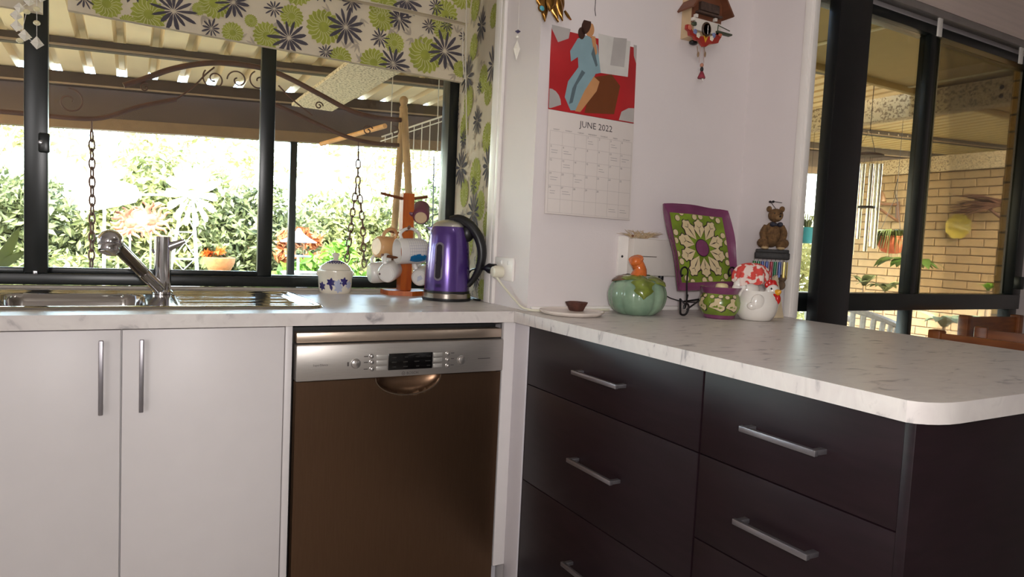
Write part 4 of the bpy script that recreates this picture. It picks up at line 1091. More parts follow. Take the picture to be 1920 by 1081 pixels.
g = G(); g.box(x0+.006, x1-.002, YC-.004, YC+.005, cp(1320, 60).z, cp(1320, 38).z, .001); ob('dial_board', g, mat('clock_white', (218, 210, 200), .4), t)
rp_ = [(1287, 46), (1286, 54), (1291, 58), (1292, 66), (1300, 69), (1303, 75), (1311, 77), (1317, 87), (1322, 88), (1328, 83), (1338, 82), (1345, 81), (1347, 76), (1351, 70), (1352, 62), (1344, 60), (1336, 68), (1320, 70), (1304, 66), (1296, 57), (1294, 47)]
g = G(); g.prism([(lambda p: (p.x, p.z))(cp(*q)) for q in rp_][::-1], YC-.004, YC+.006, (0, 0, 0), (1, 0, 0), (0, 0, 1), (0, 1, 0)); ob('red_apron', g, mat('clock_red', (158, 44, 34), .4, var=.2), t)
c = cp(1322, 56); g = G(); g.M = Matrix.Translation((c.x, YC-.004, c.z)) @ Matrix.Rotation(PI/2, 4, 'X') @ Matrix.Diagonal((1, 1.2, 1, 1)); g.lathe([(.019, 0), (.019, .004), (.0165, .006), (.0135, .004)], 28); dl = ob('dial_ring', g, mat('dial_brown', (66, 44, 26), .4), t)
g = G(); g.M = Matrix.Translation((c.x, YC-.004, c.z)) @ Matrix.Rotation(PI/2, 4, 'X') @ Matrix.Diagonal((1, 1.2, 1, 1)); g.lathe([(0, .0062), (.0138, .0062)], 28); ob('dial_face', g, mat('dial_gold', (196, 156, 70), .3, .4), dl)
g = G(); g.box(c.x+.001, c.x+.0025, YC-.0115, YC-.0105, c.z-.016, c.z+.012); g.box(c.x-.001, c.x+.005, YC-.0115, YC-.0105, c.z-.001, c.z+.0005); ob('hands', g, m_trim, dl)
g = G()
for dx, dz in ((0, 0),): 
    p = cp(1321, 73); g.prism([(p.x-.010, p.z+.010), (p.x, p.z-.012), (p.x+.010, p.z+.010), (p.x+.006, p.z+.011), (p.x, p.z-.003), (p.x-.006, p.z+.011)][::-1], YC-.006, YC-.003, (0, 0, 0), (1, 0, 0), (0, 0, 1), (0, 1, 0))
ob('yellow_trim', g, mat('clock_yellow', (206, 158, 40), .4), t)
for u, v, k, cc in ((1301, 60, 0, 0), (1336, 67, 0, 0), (1307, 67, 1, 0), (1332, 73, 1, 0), (1291, 52, 2, 0), (1348, 65, 2, 0)):
    p = cp(u, v); g = G()
    for i in range(5): a = 2*PI*i/5; g.sph((p.x+.0048*math.cos(a), YC-.006, p.z+.0048*math.sin(a)), (.0040, .002, .0040), 8, 6)
    g.sph((p.x, YC-.007, p.z), .0026, 8, 6)
    ob('painted_flower', g, (mat('flower_blue', (120, 130, 170), .5), mat('flower_white', (226, 214, 196), .5), mat('flower_pink', (196, 110, 84), .5))[k], t)
p = cp(1298, 46); g = G(); g.sph((p.x, YC-.008, p.z), (.011, .005, .006), 12, 8); g.sph((p.x+.004, YC-.008, p.z+.004), (.007, .004, .004), 10, 6); ob('green_bush', g, mat('clock_green', (62, 70, 50), .6), t)
a, b = cp(1340, 59), cp(1368, 61); g = G(); g.box(a.x, b.x, YC-.014, YC+.004, a.z-.005, a.z+.001, .002); g.tube([(a.x+.008, YC-.004, a.z), (a.x+.010, YC-.004, a.z+.022)], .0018, 6); g.tube([(a.x+.012, YC-.004, a.z+.020), (b.x-.004, YC-.004, b.z+.003)], .0015, 6); ob('side_ledge', g, MATS['clock_green'], t)
for u, v in ((1299, 36), (1304, 30), (1340, 38)): p = cp(u, v); ob('shutter', G().box(p.x-.005, p.x+.005, YC-.008, YC+.004, p.z-.005, p.z+.005, .001), MATS['clock_white'], t)
p = cp(1300, 80, .03); g = G(); g.sph(p, (.016, .012, .008), 14, 8); ob('bellows', g, m_blk, t)
for u in (1309, 1322):
    a, b = cp(u, 86), cp(u, 101); g = G(); g.tube([a+V((0, .004, 0)), b], .0009, 5); g.sph(cp(u, 102), (.0035, .003, .009), 10, 8); ob('weight', g, mat('weight_brown', (140, 110, 78), .5), t)
a, b = cp(1314, 86), cp(1311, 118); g = G(); g.tube([a, b], .0006, 5); c2_ = cp(1319, 88); d2_ = cp(1320, 118); g.tube([c2_, d2_], .0006, 5); sw = ob('swing_cord', g, mat('swing_pink', (196, 160, 150), .6), t)
g = G(); g.sph(cp(1316, 122), (.0062, .0062, .0065), 12, 8); ob('doll_head', g, mat('doll_skin', (186, 128, 104), .5), sw)
g = G(); g.sph(cp(1316, 130), (.0058, .005, .0085), 12, 8); ob('doll_bodice', g, m_blk, sw)
g = G(); p = cp(1315, 147); g.lathe([(.012, 0), (.0125, .003), (.008, .014), (.004, .022)], 14, (p.x, p.y, p.z)); ob('doll_skirt', g, mat('doll_skirt', (134, 40, 56), .6, var=.3, scale=70), sw)
g = G(); g.tube([cp(1317, 146), cp(1318, 152)], .003, 8); ob('doll_legs', g, m_trim, sw)

# bear wind chime hung on the nib
XB = .862
bc = at(1448, 466, X=XB); m_bear = mat('bear_fur', (110, 80, 48), .85, var=.3, scale=90, bump=1, bscale=300)
t = thing('bear_wind_chime', 'brown teddy bear wind chime with coloured tubes hung on the wall end', 'wind chime', (XB, bc.y, bc.z))
py = bc.y; pz = bc.z
bd, ba_ = V((-.74, -.67, 0)).normalized(), V((.67, -.74, 0)).normalized()
def BB(a, h, d=0): return V((XB, py, pz+h))+ba_*a+bd*d          # a: picture right, d: towards the room
g = G(); g.box(-.050, .050, -.030, .030, -.014, -.002, .003); g.box(-.053, .053, -.033, .033, -.034, -.012, .004); g.v = [tuple(BB(p[0], p[2], -p[1])) for p in g.v]; ob('stand', g, mat('chime_dark', (26, 22, 21), .6, var=.6, scale=140), t)
g = G(); g.sph(BB(-.004, .046), (.024, .029, .042), 18, 12); ob('torso', g, m_bear, t)
g = G(); g.sph(BB(.003, .108), (.023, .024, .022), 18, 12); hdn = ob('head', g, m_bear, t)
g = G(); g.sph(BB(.012, .100, .016), (.012, .0105, .0095), 12, 8); ob('muzzle', g, mat('bear_muzzle', (128, 98, 64), .8), hdn)
g = G(); g.sph(BB(.016, .104, .0275), (.003, .004, .003), 8, 6); ob('nose', g, m_blk, hdn)
for a, d in ((-.001, .0195), (.018, .017)): g = G(); g.sph(BB(a, .114, d+.002), .0022, 8, 6); ob('eye', g, m_blk, hdn)
for a in (-.018, .021): g = G(); g.sph(BB(a, .128), (.006, .010, .010), 12, 8); ob('ear', g, m_bear, hdn)
for s in (-1, 1):
    g = G(); g.tube(smooth_path([BB(s*.022, .072), BB(s*.032, .050, .008), BB(s*.026, .026, .022)], 4), .0105, 12); g.sph(BB(s*.026, .026, .022), .011, 12, 8); ob('arm', g, m_bear, t)
    g = G(); g.tube(smooth_path([BB(s*.018, .012), BB(s*.034, .018, .016), BB(s*.024, .012, .034)], 4), .015, 12); g.sph(BB(s*.024, .010, .036), (.012, .013, .014), 12, 8); ob('leg', g, m_bear, t)
    g = G(); g.sph(BB(s*.024, .002, .040), (.012, .013, .005), 12, 8); ob('foot', g, mat('bear_sole', (186, 160, 120), .7), t)
g = G()
for s in (-1, 1): g.sph(BB(.006+s*.011, .078, .022), (.006, .011, .008), 10, 8)
g.sph(BB(.006, .077, .026), .005, 8, 6); ob('bow', g, mat('bow_navy', (38, 38, 52), .6), t)
hk = at(1447, 378, X=XB)
g = G(); g.tube(smooth_path([V((XN-.001, hk.y, hk.z)), V((XB+.01, hk.y, hk.z+.001)), V((XB, hk.y, hk.z-.004)), BB(.003, .128)], 4), .0011, 6)
for s in (-1, 1): g.sph((XB, hk.y+s*.006, hk.z), (.003, .006, .004), 8, 6)
ob('hook', g, m_iron, t)
cols = [(60, 120, 60), (70, 90, 150), (200, 190, 150), (150, 40, 60), (30, 110, 70), (196, 170, 60), (222, 200, 120)]
rnd = random.Random(11)
for i in range(9):
    a = -.052+.013*i; l = (.03, .035, .055, .04, .075, .08, .05, .05, .055)[i]; k = (0, 4, 1, 1, 3, 4, 1, 6, 6)[i]
    g = G(); tp = BB(a, -.034, .014*math.sin(i*2.1)); g.tube([tp, tp+V((0, 0, -.008))], .0006, 5); g.tube([tp+V((0, 0, -.008)), tp+V((0, .0, -.008-l))], .0050, 10)
    ob('chime_tube', g, mat('tube_%s' % ('green', 'blue', 'cream', 'crimson', 'emerald', 'brass', 'gold')[k], cols[k], .2, .5 if k > 4 else .1), t)
g = G(); g.tube([BB(.036, -.026, -.012), BB(.038, -.10, -.012)], .0007, 5); g.sph(BB(.038, -.095, -.012), (.010, .013, .013), 12, 8); g.sph(BB(.036, -.117, -.012), (.010, .014, .016), 12, 8); ob('hanging_cub', g, mat('cub_brown', (96, 76, 58), .8, var=.2, scale=80), t)

# hanging crystal and brass ornament near the wall corner, crystal garland at the left
m_cry = mat('crystal', (250, 244, 230), .06, var=.02, spec=1.0, coat=1)
m_brass = mat('aged_brass', (150, 108, 52), .22, .9, var=.3, scale=50)
def bead(c, r, h, n=6, top=.4):
    g = G(); g.lathe([(0, -h*(1-top)), (r, 0), (r*.9, h*.03), (0, h*top)], n, c); return g
c = at(969, 92, X=.026)
t = thing('hanging_crystal', 'single faceted glass drop hanging in front of the narrow wall strip', 'crystal', c)
ob('drop', bead(c, .0115, .060, 6, .45), m_cry, t, sm=0)
ob('bead', G().sph(at(970, 69, X=.026), .0045, 10, 8), m_cry, t)
ob('top_bead', bead(at(971, 59, X=.026), .009, .012, 6, .5), mat('violet_bead', (70, 62, 96), .1), t, sm=0)
p = at(971, 59, X=.026); ob('thread', G().tube([c+V((0, 0, .02)), p, p+V((0, 0, ZC-p.z))], .0005, 5), m_trim, t)
c = at(1034, -4, Y=-.06)
t = thing('brass_ornament', 'brass leaf cluster with a turquoise bead hanging from above the calendar', 'ornament', c)
def plate_leaf(u0, v0, u1, v1, w_, Y, nm='leaf', m=m_brass):
    a, b = at(u0, v0, Y=Y), at(u1, v1, Y=Y); d = (b-a); L = d.length; d.normalize(); q = d.cross(V((0, 1, 0))).normalized(); g = G()
    g.grid(lambda i, j: tuple(a+d*(L*j)+q*(w_*(i-.5)*2*math.sin(PI*(.12+.88*j))**.8*(1 if j < 1 else 0))+V((0, -.006*(1-((i-.5)*2)**2), 0))), 6, 8)
    return ob(nm, g, m, t, fixn=False)
for a in ((1020, -14, 1021, 41, .014, -.06), (1030, -10, 1046, 42, .012, -.066), (1044, -12, 1054, 40, .012, -.058), (1050, -16, 1052, 28, .014, -.05), (1012, -16, 1012, 14, .014, -.055), (1036, -18, 1030, 22, .016, -.07), (1058, 20, 1070, 38, .005, -.056)): plate_leaf(*a)
p = at(1014.5, 17, Y=-.066); g = G(); g.M = Matrix.Translation(p) @ Matrix.Rotation(R(75), 4, 'X'); g.lathe([(.0105, 0), (.0115, .002), (.010, .005), (.008, .005)], 20); ob('bead_setting', g, m_brass, t)
g = G(); g.sph(p+V((0, -.004, 0)), (.0082, .005, .0082), 14, 10); ob('turquoise_bead', g, mat('turquoise', (76, 156, 170), .15, coat=.5), t)
ob('thread', G().tube([c, V((c.x, c.y, ZC))], .0007, 5), m_iron, t)
YG = .30
t = thing('crystal_garland', 'string of pale faceted crystals hanging at the top left of the window', 'crystals', at(50, 40, Y=YG))
gl = [(69, 82, .0165, .044), (46, 68, .0165, .040), (31, 50, .0155, .040), (30, 30, .0150, .036), (36, 16, .0145, .034), (54, 4, .014, .032), (76, -3, .014, .030), (58, -12, .014, .03)]
pts = []
for u, v, r, h in gl:
    c = at(u, v, Y=YG); pts.append(c); ob('crystal', bead(c, r*.92, h*.72, 5, .58), m_cry, t, sm=0)
for u, v in ((69, 43), (50, 22), (69, 17), (37, 76)):
    c = at(u, v, Y=YG); g = G(); g.sph(c, (.0075, .0075, .006), 12, 8); ob('bead', g, mat('pearl_bead', (226, 214, 170), .12, coat=.6), t)
tp = at(69, 17, Y=YG)
g = G(); g.tube(pts, .0006, 5); g.tube([pts[0], tp, V((tp.x, YG, ZC))], .0006, 5); g.tube([at(37, 76, Y=YG), at(50, 22, Y=YG), at(36, 16, Y=YG)], .0005, 5); ob('thread', g, m_trim, t)

# dining chairs
m_ch = mat('honey_oak', (146, 84, 38), .4, var=.2, scale=7, stretch=(1, 1, 5), c2=(110, 58, 26))
def chair(label, p, q, top, face):
    """p, q: the feet line of the backrest; face: unit vector the sitter looks to"""
    p, q, f = V((p[0], p[1], 0)), V((q[0], q[1], 0)), V((face[0], face[1], 0)).normalized()
    c = (p+q)/2; e = (q-p).normalized(); wd = (q-p).length/2
    t = thing('dining_chair', label, 'chair', c, group='oak dining chairs')
    fr = Matrix(((e.x, f.x, 0, c.x), (e.y, f.y, 0, c.y), (0, 0, 1, 0), (0, 0, 0, 1)))
    for s in (-1, 1):
        g = G(); g.M = fr; g.box(s*wd-.019, s*wd+.019, -.02, .02, 0, top, .005); ob('back_post', g, m_ch, t)
        g = G(); g.M = fr; g.box(s*(wd-.002)-.018, s*(wd-.002)+.018, .37, .406, 0, .43, .004); ob('leg', g, m_ch, t)
    g = G(); g.M = fr; g.grid(lambda a, b: ((a-.5)*2*(wd-.019), -.012+.018*(1-(2*a-1)**2)*-1, top-.135+.125*b), 10, 2); g.grid(lambda a, b: ((a-.5)*2*(wd-.019), .008+.018*(1-(2*a-1)**2)*-1, top-.135+.125*b), 10, 2); g.grid(lambda a, b: ((a-.5)*2*(wd-.019), -.012+.02*b+.018*(1-(2*a-1)**2)*-1, top-.010), 10, 1); ob('top_rail', g, m_ch, t)
    for k in range(3):
        g = G(); g.M = fr; x = (k-1)*wd*.5; g.box(x-.02, x+.02, -.006, .006, .44, top-.13, .002); ob('back_slat', g, m_ch, t)
    g = G(); g.M = fr; g.box(-wd-.01, wd+.01, -.02, .42, .43, .465, .008); ob('seat', g, mat('seat_vinyl', (96, 66, 44), .5), t)
    g = G(); g.M = fr
    for s in (-1, 1): g.box(s*wd-.012, s*wd+.012, .02, .38, .20, .225)
    ob('stretcher', g, m_ch, t)
    return t
chair('oak dining chair with a light left post, standing against the dining window', (2.10, -.165), (2.50, -.175), .886, (0, -1))
chair('oak dining chair whose left back post shows just above the worktop edge', (1.335, -.47), (1.365, -.84), .882, (-1, .0))
chair('dark-sided oak dining chair nearest the camera at the right edge', (1.52, -.51), (1.70, -.90), .895, (.9, .4))
# ------------------------------------------------------------------ outside: patio and garden
def rz(x, y): return 2.213+.051*(x+1.1)-.037*(y-3.28)          # underside of the patio roof (it falls to the left)
m_sheet = mat('cream_roof_steel', (232, 208, 160), .45, var=.05, scale=3)
m_beam = mat('brown_steel_beam', (62, 48, 38), .5, var=.15)
m_fasc = mat('brown_fascia', (74, 57, 44), .6, var=.12, scale=4)
m_osb = mat('speckled_beam', (226, 206, 164), .7, scale=70, c2=(150, 128, 96), detail=2, lo=.52, hi=.60)
m_brick = mat('cream_brick', (186, 158, 114), .85, var=.12, scale=8, bump=.6, bscale=90)
m_mort = mat('mortar', (150, 128, 100), .95, var=.1, scale=30)
ob('ground', G().box(-9, 12, .85, 16, -.3, -.05), mat('garden_soil', (100, 94, 64), .95, var=.3, scale=3), kind=S)
ob('floor_patio', G().box(-6, 6.4, .81, 5.2, -.12, -.02), mat('patio_concrete', (128, 116, 100), .9, var=.12, scale=5), kind=S)
t = thing('patio_roof', 'corrugated cream steel roof over the patio outside the kitchen window', 'roof', (0, 2.5, 2.2))
def sheet(x0, n):
    g = G(); prof = []
    for i in range(n):
        x = x0+.2*i
        prof += [(x, 0), (x+.130, 0), (x+.146, .058), (x+.182, .058)]
    prof.append((x0+.2*n, 0))
    ys = (.86, 2.6, 4.232)
    vs = [(x, y, rz(x, y)+z) for y in ys for x, z in prof]; m = len(prof)
    g.add(vs, [(j*m+i, j*m+i+1, (j+1)*m+i+1, (j+1)*m+i) for j in range(len(ys)-1) for i in range(m-1)])
    ob('roof_sheet', g, m_sheet, t, sm=0, fixn=False)
for k in range(23): sheet(-5.6+.8*k, 4)
def sloped_bar(nm, x0, x1, y0, y1, top, depth, m, par, n=1):
    """bar along x under the roof; top(x,y) its upper face"""
    g = G(); vs = []
    for x in (x0, x1):
        for y in (y0, y1):
            zt = top(x, (y0+y1)/2); vs += [(x, y, zt-depth), (x, y, zt)]
    g.add(vs, [(0, 1, 3, 2), (4, 6, 7, 5), (0, 4, 5, 1), (2, 3, 7, 6), (1, 5, 7, 3), (0, 2, 6, 4)]); return ob(nm, g, m, par, sm=0)
for y, d in ((3.28, .058), (4.19, .095), (1.62, .07)):
    x0 = -5.6 if y > 2 else 2.6
    sloped_bar('purlin', x0, 12.6, y-.03, y+.03, lambda x, yy: rz(x, yy)-.002, d, m_beam, t)
    o = sloped_bar('purlin_lip', x0, 12.6, y-.045, y-.03, lambda x, yy: rz(x, yy)-d+.012, .012, mat('beam_lip', (140, 120, 96), .5), t)
g = G()
for k in range(22):
    x = 3.2+.19*k
    for y in (1.62, 3.28): g.sph((x, y-.032, rz(x, y)-.03), (.012, .006, .012), 8, 6)
ob('bolt_heads', g, mat('bolt_zinc', (200, 196, 186), .3, .8), t, kind='stuff')
f = lambda x, y: 1.762+.051*(x+1.79)
sloped_bar('fascia', -5.6, 12.6, 4.27, 4.32, lambda x, y: f(x, y)+.328, .250, m_fasc, t)
sloped_bar('gutter', -5.6, 12.6, 4.262, 4.36, lambda x, y: f(x, y)+.082, .084, mat('tan_gutter', (112, 88, 60), .55, var=.06), t)
g = G(); g.box(.03, .32, 1.1, 3.40, 2.0, 2.022, .002); ob('speckled_beam', g, m_osb, label='broad pale speckled beam slanting across the patio ceiling above the swing', cat='beam')
g = G(); g.box(.205, .262, 4.30, 4.36, -.02, 1.90, .003); ob('patio_post', g, m_black, label='slim dark post under the patio gutter right of the middle window bar', cat='post', group=None)
g = G(); g.box(2.9, 2.96, 4.30, 4.36, -.02, 2.04, .003); ob('patio_post', g, m_black, label='slim dark patio post seen between the wall end and the black steel post', cat='post', group=None)
# soffit in front of the dining window
t = thing('eave_soffit', 'flat cream eave lining just outside the dining window', 'soffit', (3, .43, 2.15))
m_sof = mat('cream_soffit', (196, 168, 104), .7, var=.03)
for x0, x1 in ((1.145, 2.0), (2.01, 3.13), (3.14, 4.6)): ob('lining_board', G().box(x0, x1, .04, .80, 2.155, 2.165), m_sof, t)
for x in (2.005, 3.135): ob('joint_strip', G().box(x-.012, x+.012, .04, .80, 2.146, 2.1545, .002), mat('cream_strip', (232, 218, 172), .6), t)
ob('edge_strip', G().box(1.145, 4.6, .80, .835, 2.12, 2.165, .004), m_sof, t)
# speckled beams of the side patio
ob('speckled_beam', G().box(3.23, 3.33, .17, 3.2, 1.995, 2.140, .004), m_osb, label='upper pale speckled beam seen through the dining window below the eave', cat='beam')
ob('speckled_beam', G().box(6.37, 6.52, .9, 3.75, 2.052, 2.215, .004), m_osb, label='lower pale speckled beam lying on top of the brick wall', cat='beam')
# brick wall, brick by brick
t = ob('wall_patio', G().box(6.412, 6.50, .95, 3.72, -.05, 2.05), m_mort, kind=S)
g = G(); g.box(6.40, 6.42, -.115, .115, -.038, .038, .004, 1); brick0 = None
for c in range(24):
    z = 2.006-.086*c
    if z < 0: break
    y = 1.07+(.12 if c % 2 else 0)
    while y < 3.66:
        if brick0 is None:
            brick0 = ob('brick', g, m_brick, local=True, sm=0); b = brick0; b.parent = t
        else:
            b = brick0.copy(); COL.objects.link(b); b.parent = t
        b.location = (random.uniform(-.002, .002), y, z); y += .24
# brick pier at the right side of the dining window
t = ob('wall_pier', G().box(2.992, 3.7, .045, .165, -.05, 2.14), m_mort, kind=S)
m_b2 = mat('warm_brick', (214, 170, 104), .85, var=.1, scale=9, bump=.6, bscale=90)
g = G(); g.box(-.115, .115, .238, .250, -.038, .038, .003, 1); ga = G(); ga.box(2.980, 2.991, -.055, .055, -.038, .038, .003, 1)
f1 = f2 = None
gf = G(); gf.box(-.115, .115, .028, .044, -.038, .038, .003, 1)
for c in range(24):
    z = 2.09-.086*c
    if f1 is None: f1 = ob('brick', ga, m_b2, local=True, sm=0); f1.parent = t; f2 = ob('brick', gf, m_b2, local=True, sm=0); f2.parent = t; a, b = f1, f2
    else:
        a = f1.copy(); COL.objects.link(a); b = f2.copy(); COL.objects.link(b)
    a.location = (0, .105, z); b.location = (3.11+(.12 if c % 2 else 0), 0, z)
ob('wall_house_side', G().box(3.0, 4.6, .020, .027, -.05, 2.15), m_mort, kind=S)
# round white patio lamp
lp = at(1865, 206, X=6.15)
g = G(); g.lathe([(.0, -.09), (.06, -.082), (.105, -.058), (.125, -.016), (.125, 0), (.08, .07), (0, .07)], 28); o = ob('patio_lamp', g, mat('opal_glass', (226, 216, 176), .3), label='round opal dome lamp under the patio roof at the far right', cat='lamp'); o.location = V((lp.x, lp.y, rz(lp.x, lp.y)-.07)); 

# wind chime with silver tubes
t = thing('wind_chime', 'silver tube wind chime hanging outside the dining window beside the black post', 'wind chime', at(1630, 292, Y=.9))
Yc = .9; top = at(1628, 292, Y=Yc); px = .00274
g = G(); g.lathe([(.0, -.004), (.088, -.004), (.090, 0), (.084, .008), (.03, .022), (0, .024)], 32, tuple(top)); ob('top_disc', g, mat('dark_timber', (96, 72, 56), .6, var=.2), t)
g = G(); g.tube([top+V((0, 0, .15)), V((top.x, top.y, rz(top.x, top.y)))], .002, 5)
for a in (0, 2.1, 4.2): g.tube([top+V((.075*math.cos(a), .075*math.sin(a), .01)), top+V((0, 0, .16))], .001, 5)
ob('hanging_wire', g, m_iron, t)
m_tube = mat('silver_tube', (218, 210, 192), .22, .9)
for i, (u, vb) in enumerate(((1610, 478), (1620, 448), (1635, 471), (1645, 462), (1652, 466))):
    a = at(u, 307, Y=Yc+(-.03, .03, -.02, .035, .0)[i]); b = at(u-.055*(vb-307), vb, Y=a.y); b.x = a.x
    g = G(); g.tube([a, V((a.x, a.y, b.z))], .0108, 14); ob('tube', g, m_tube, t)
    ob('thread', G().tube([a, V((a.x, a.y, top.z))], .0008, 4), m_iron, t)
cst = at(1624, 388, Y=Yc); g = G(); g.lathe([(0, -.006), (.05, -.006), (.052, 0), (.05, .006), (0, .006)], 24, tuple(cst)); ob('striker', g, mat('dark_striker', (58, 46, 42), .6), t)
ob('striker_cord', G().tube([cst, V((cst.x, cst.y, top.z))], .001, 5), m_iron, t)
# wall bracket with a small bell cup and the hanging terracotta pot
t = thing('wall_bracket', 'brown wooden bracket arm on the brick wall above the hanging pot', 'bracket', at(1685, 395, X=6.39))
a, b, c, d = at(1683, 416, X=6.38), at(1683, 378, X=6.38), at(1650, 392, X=6.05), at(1660, 383, X=6.05)
m_brk = mat('bracket_wood', (104, 74, 50), .6, var=.15)
ob('upright', G().tube([a, b], .022, 6), m_brk, t); ob('brace', G().tube([a+V((0, 0, .01)), c], .016, 6), m_brk, t); ob('arm', G().tube([b+V((0, 0, -.03)), at(1646, 382, X=6.05)], .016, 6), m_brk, t)
g = G(); p = at(1652, 378, X=6.0); g.lathe([(.05, 0), (.045, .03), (.03, .08), (.01, .11), (0, .112)], 20, tuple(p)); ob('bell', g, mat('bell_bronze', (124, 94, 62), .5, .4), t)
g = G(); g.tube(smooth_path([b, at(1678, 360, X=6.38), at(1683, 335, X=6.38)], 4), .004, 5); ob('wire', g, m_iron, t)

def foliage(name, c, rad, n, size, m, parent, seed, spread=.9, droop=0, kind='stuff', shape='ell'):
    rs = np.random.RandomState(seed)
    d = rs.normal(size=(n, 3)); d /= np.linalg.norm(d, axis=1)[:, None]
    rr = (rs.rand(n)**(1/2.2))*.25+.75*rs.rand(n)**.45
    cl = rs.normal(size=(max(4, n//60), 3)); cl /= np.linalg.norm(cl, axis=1)[:, None]; cl *= (rs.rand(len(cl), 1)**.4)
    pick = rs.randint(len(cl), size=n)
    p = cl[pick]*.85+d*(rr*.30)[:, None]
    p = np.array(c)+p*np.array(rad)
    nrm = rs.normal(size=(n, 3)); nrm[:, 2] += .6; nrm[:, 1] -= .5; nrm /= np.linalg.norm(nrm, axis=1)[:, None]
    a = np.cross(nrm, rs.normal(size=(n, 3))); a /= np.linalg.norm(a, axis=1)[:, None]; b = np.cross(nrm, a)
    s = size*(.6+.8*rs.rand(n))[:, None]
    v = np.empty((n, 4, 3)); v[:, 0] = p-a*s; v[:, 1] = p+b*s*.42+nrm*s*.1; v[:, 2] = p+a*s; v[:, 3] = p-b*s*.42+nrm*s*.1
    v[:, :, 2] = np.maximum(v[:, :, 2], -.04)
    g = G(); g.v = [tuple(q) for q in v.reshape(-1, 3)]; g.f = [(4*i, 4*i+1, 4*i+2, 4*i+3) for i in range(n)]
    return ob(name, g, m, parent, kind=kind, sm=0, fixn=False)
LG = [mat('leaf_sunny', (132, 138, 84), .6, scale=4, c2=(84, 94, 52), trans=.3), mat('leaf_mid', (98, 108, 66), .6, scale=4, c2=(62, 72, 42), trans=.3),
      mat('leaf_pale', (176, 172, 116), .6, scale=4, c2=(136, 138, 84), trans=.4), mat('leaf_fresh', (108, 142, 48), .5, scale=5, c2=(72, 112, 30), trans=.4)]
m_stem = mat('shrub_stem', (112, 92, 66), .9, var=.2)
def shrub(label, c, rad, n, size, m, seed, stems=7, cat='shrub', name='garden_shrub', group=None):
    t = thing(name, label, cat, (c[0], c[1], -.05), group=group)
    foliage('foliage', c, rad, int(n*(1.5 if c[1] < 10 else .5)), size*.8, m, t, seed)
    rnd = random.Random(seed); g = G()
    for i in range(stems):
        e = V((c[0]+rnd.uniform(-.7, .7)*rad[0], c[1]+rnd.uniform(-.5, .5)*rad[1], c[2]+rnd.uniform(0, .6)*rad[2]))
        s = V((c[0]+rnd.uniform(-.15, .15), c[1], -.05)); g.tube(smooth_path([s, (s+e)/2+V((rnd.uniform(-.1, .1), 0, .1)), e], 3), [.022*(1-.8*k/6) for k in range(7)], 5)
    ob('stems', g, m_stem, t, sm=0)
    return t
sh = [('dense hedge shrub behind the left window stile', (-4.2, 8.6, .9), (1.4, .8, 1.05), 5200, .085, 0), ('sunlit hedge shrub behind the white windmill tail', (-2.3, 8.9, .8), (1.1, .8, 1.0), 5200, .085, 1),
      ('tall loose shrub between windmill and middle window bar', (-.6, 8.3, .95), (.95, .7, 1.2), 5600, .085, 0), ('dark green shrub behind the orange flower basket', (.55, 7.9, .7), (1.0, .7, 1.1), 5200, .08, 1),
      ('mid green shrub behind the white bird feeder', (1.8, 8.4, .7), (1.1, .7, 1.1), 5000, .085, 0), ('shrub behind the swing chains and the mug tree', (3.2, 8.2, .8), (1.2, .7, 1.2), 5000, .085, 1),
      ('pale shrub behind the kettle at the right window edge', (4.9, 8.4, .9), (1.1, .8, 1.0), 4600, .085, 2), ('yellow-green tree crown high at the left of the garden', (-3.4, 10.4, 2.3), (1.8, .8, .9), 2600, .10, 2),
      ('bright tree crown above the windmill blades', (-.2, 10.2, 2.35), (1.9, .8, .9), 2900, .10, 2), ('bright tree crown over the swing chain at the right', (3.4, 10.6, 2.4), (2.2, .8, .9), 2300, .10, 2),
      ('sunny shrub seen past the wall end beside the steel post', (8.4, 6.0, .9), (1.5, 1.2, 1.2), 3000, .09, 2)]
for k, (lab, c, rad, n, sz, mi) in enumerate(sh): shrub(lab, c, rad, n, sz, LG[mi], 20+k, name='garden_tree' if 'tree' in lab else 'garden_shrub', group='trees behind the hedge' if 'tree' in lab else 'hedge shrubs of the garden', cat='tree' if 'tree' in lab else 'shrub')
shrub('fresh green ferny plant in front of the hedge below the swing chain', (.98, 6.2, .55), (.55, .4, .55), 1500, .09, LG[3], 51, 4, 'plant', 'green_plant')
shrub('low fresh green plant beneath the white bird feeder', (.35, 5.75, .35), (.6, .35, .42), 1200, .08, LG[3], 52, 4, 'plant', 'green_plant')
shrub('low sunlit plants at the foot of the windmill tower', (-1.4, 6.9, .35), (1.2, .35, .45), 1800, .075, LG[0], 53, 4, 'plant', 'green_plant')
# red-leaved twigs
t = thing('bronze_shrub', 'reddish bronze twiggy shrub to the right of the bird feeder', 'shrub', (.95, 7.0, -.05)); foliage('foliage', (.95, 7.0, .95), (.5, .3, .35), 500, .07, mat('leaf_bronze', (176, 112, 66), .6, scale=6, c2=(134, 78, 44), trans=.3), t, 61)
ob('stems', G().tube([(.95, 7.0, -.05), (.95, 7.0, .9)], .015, 5), m_stem, t)
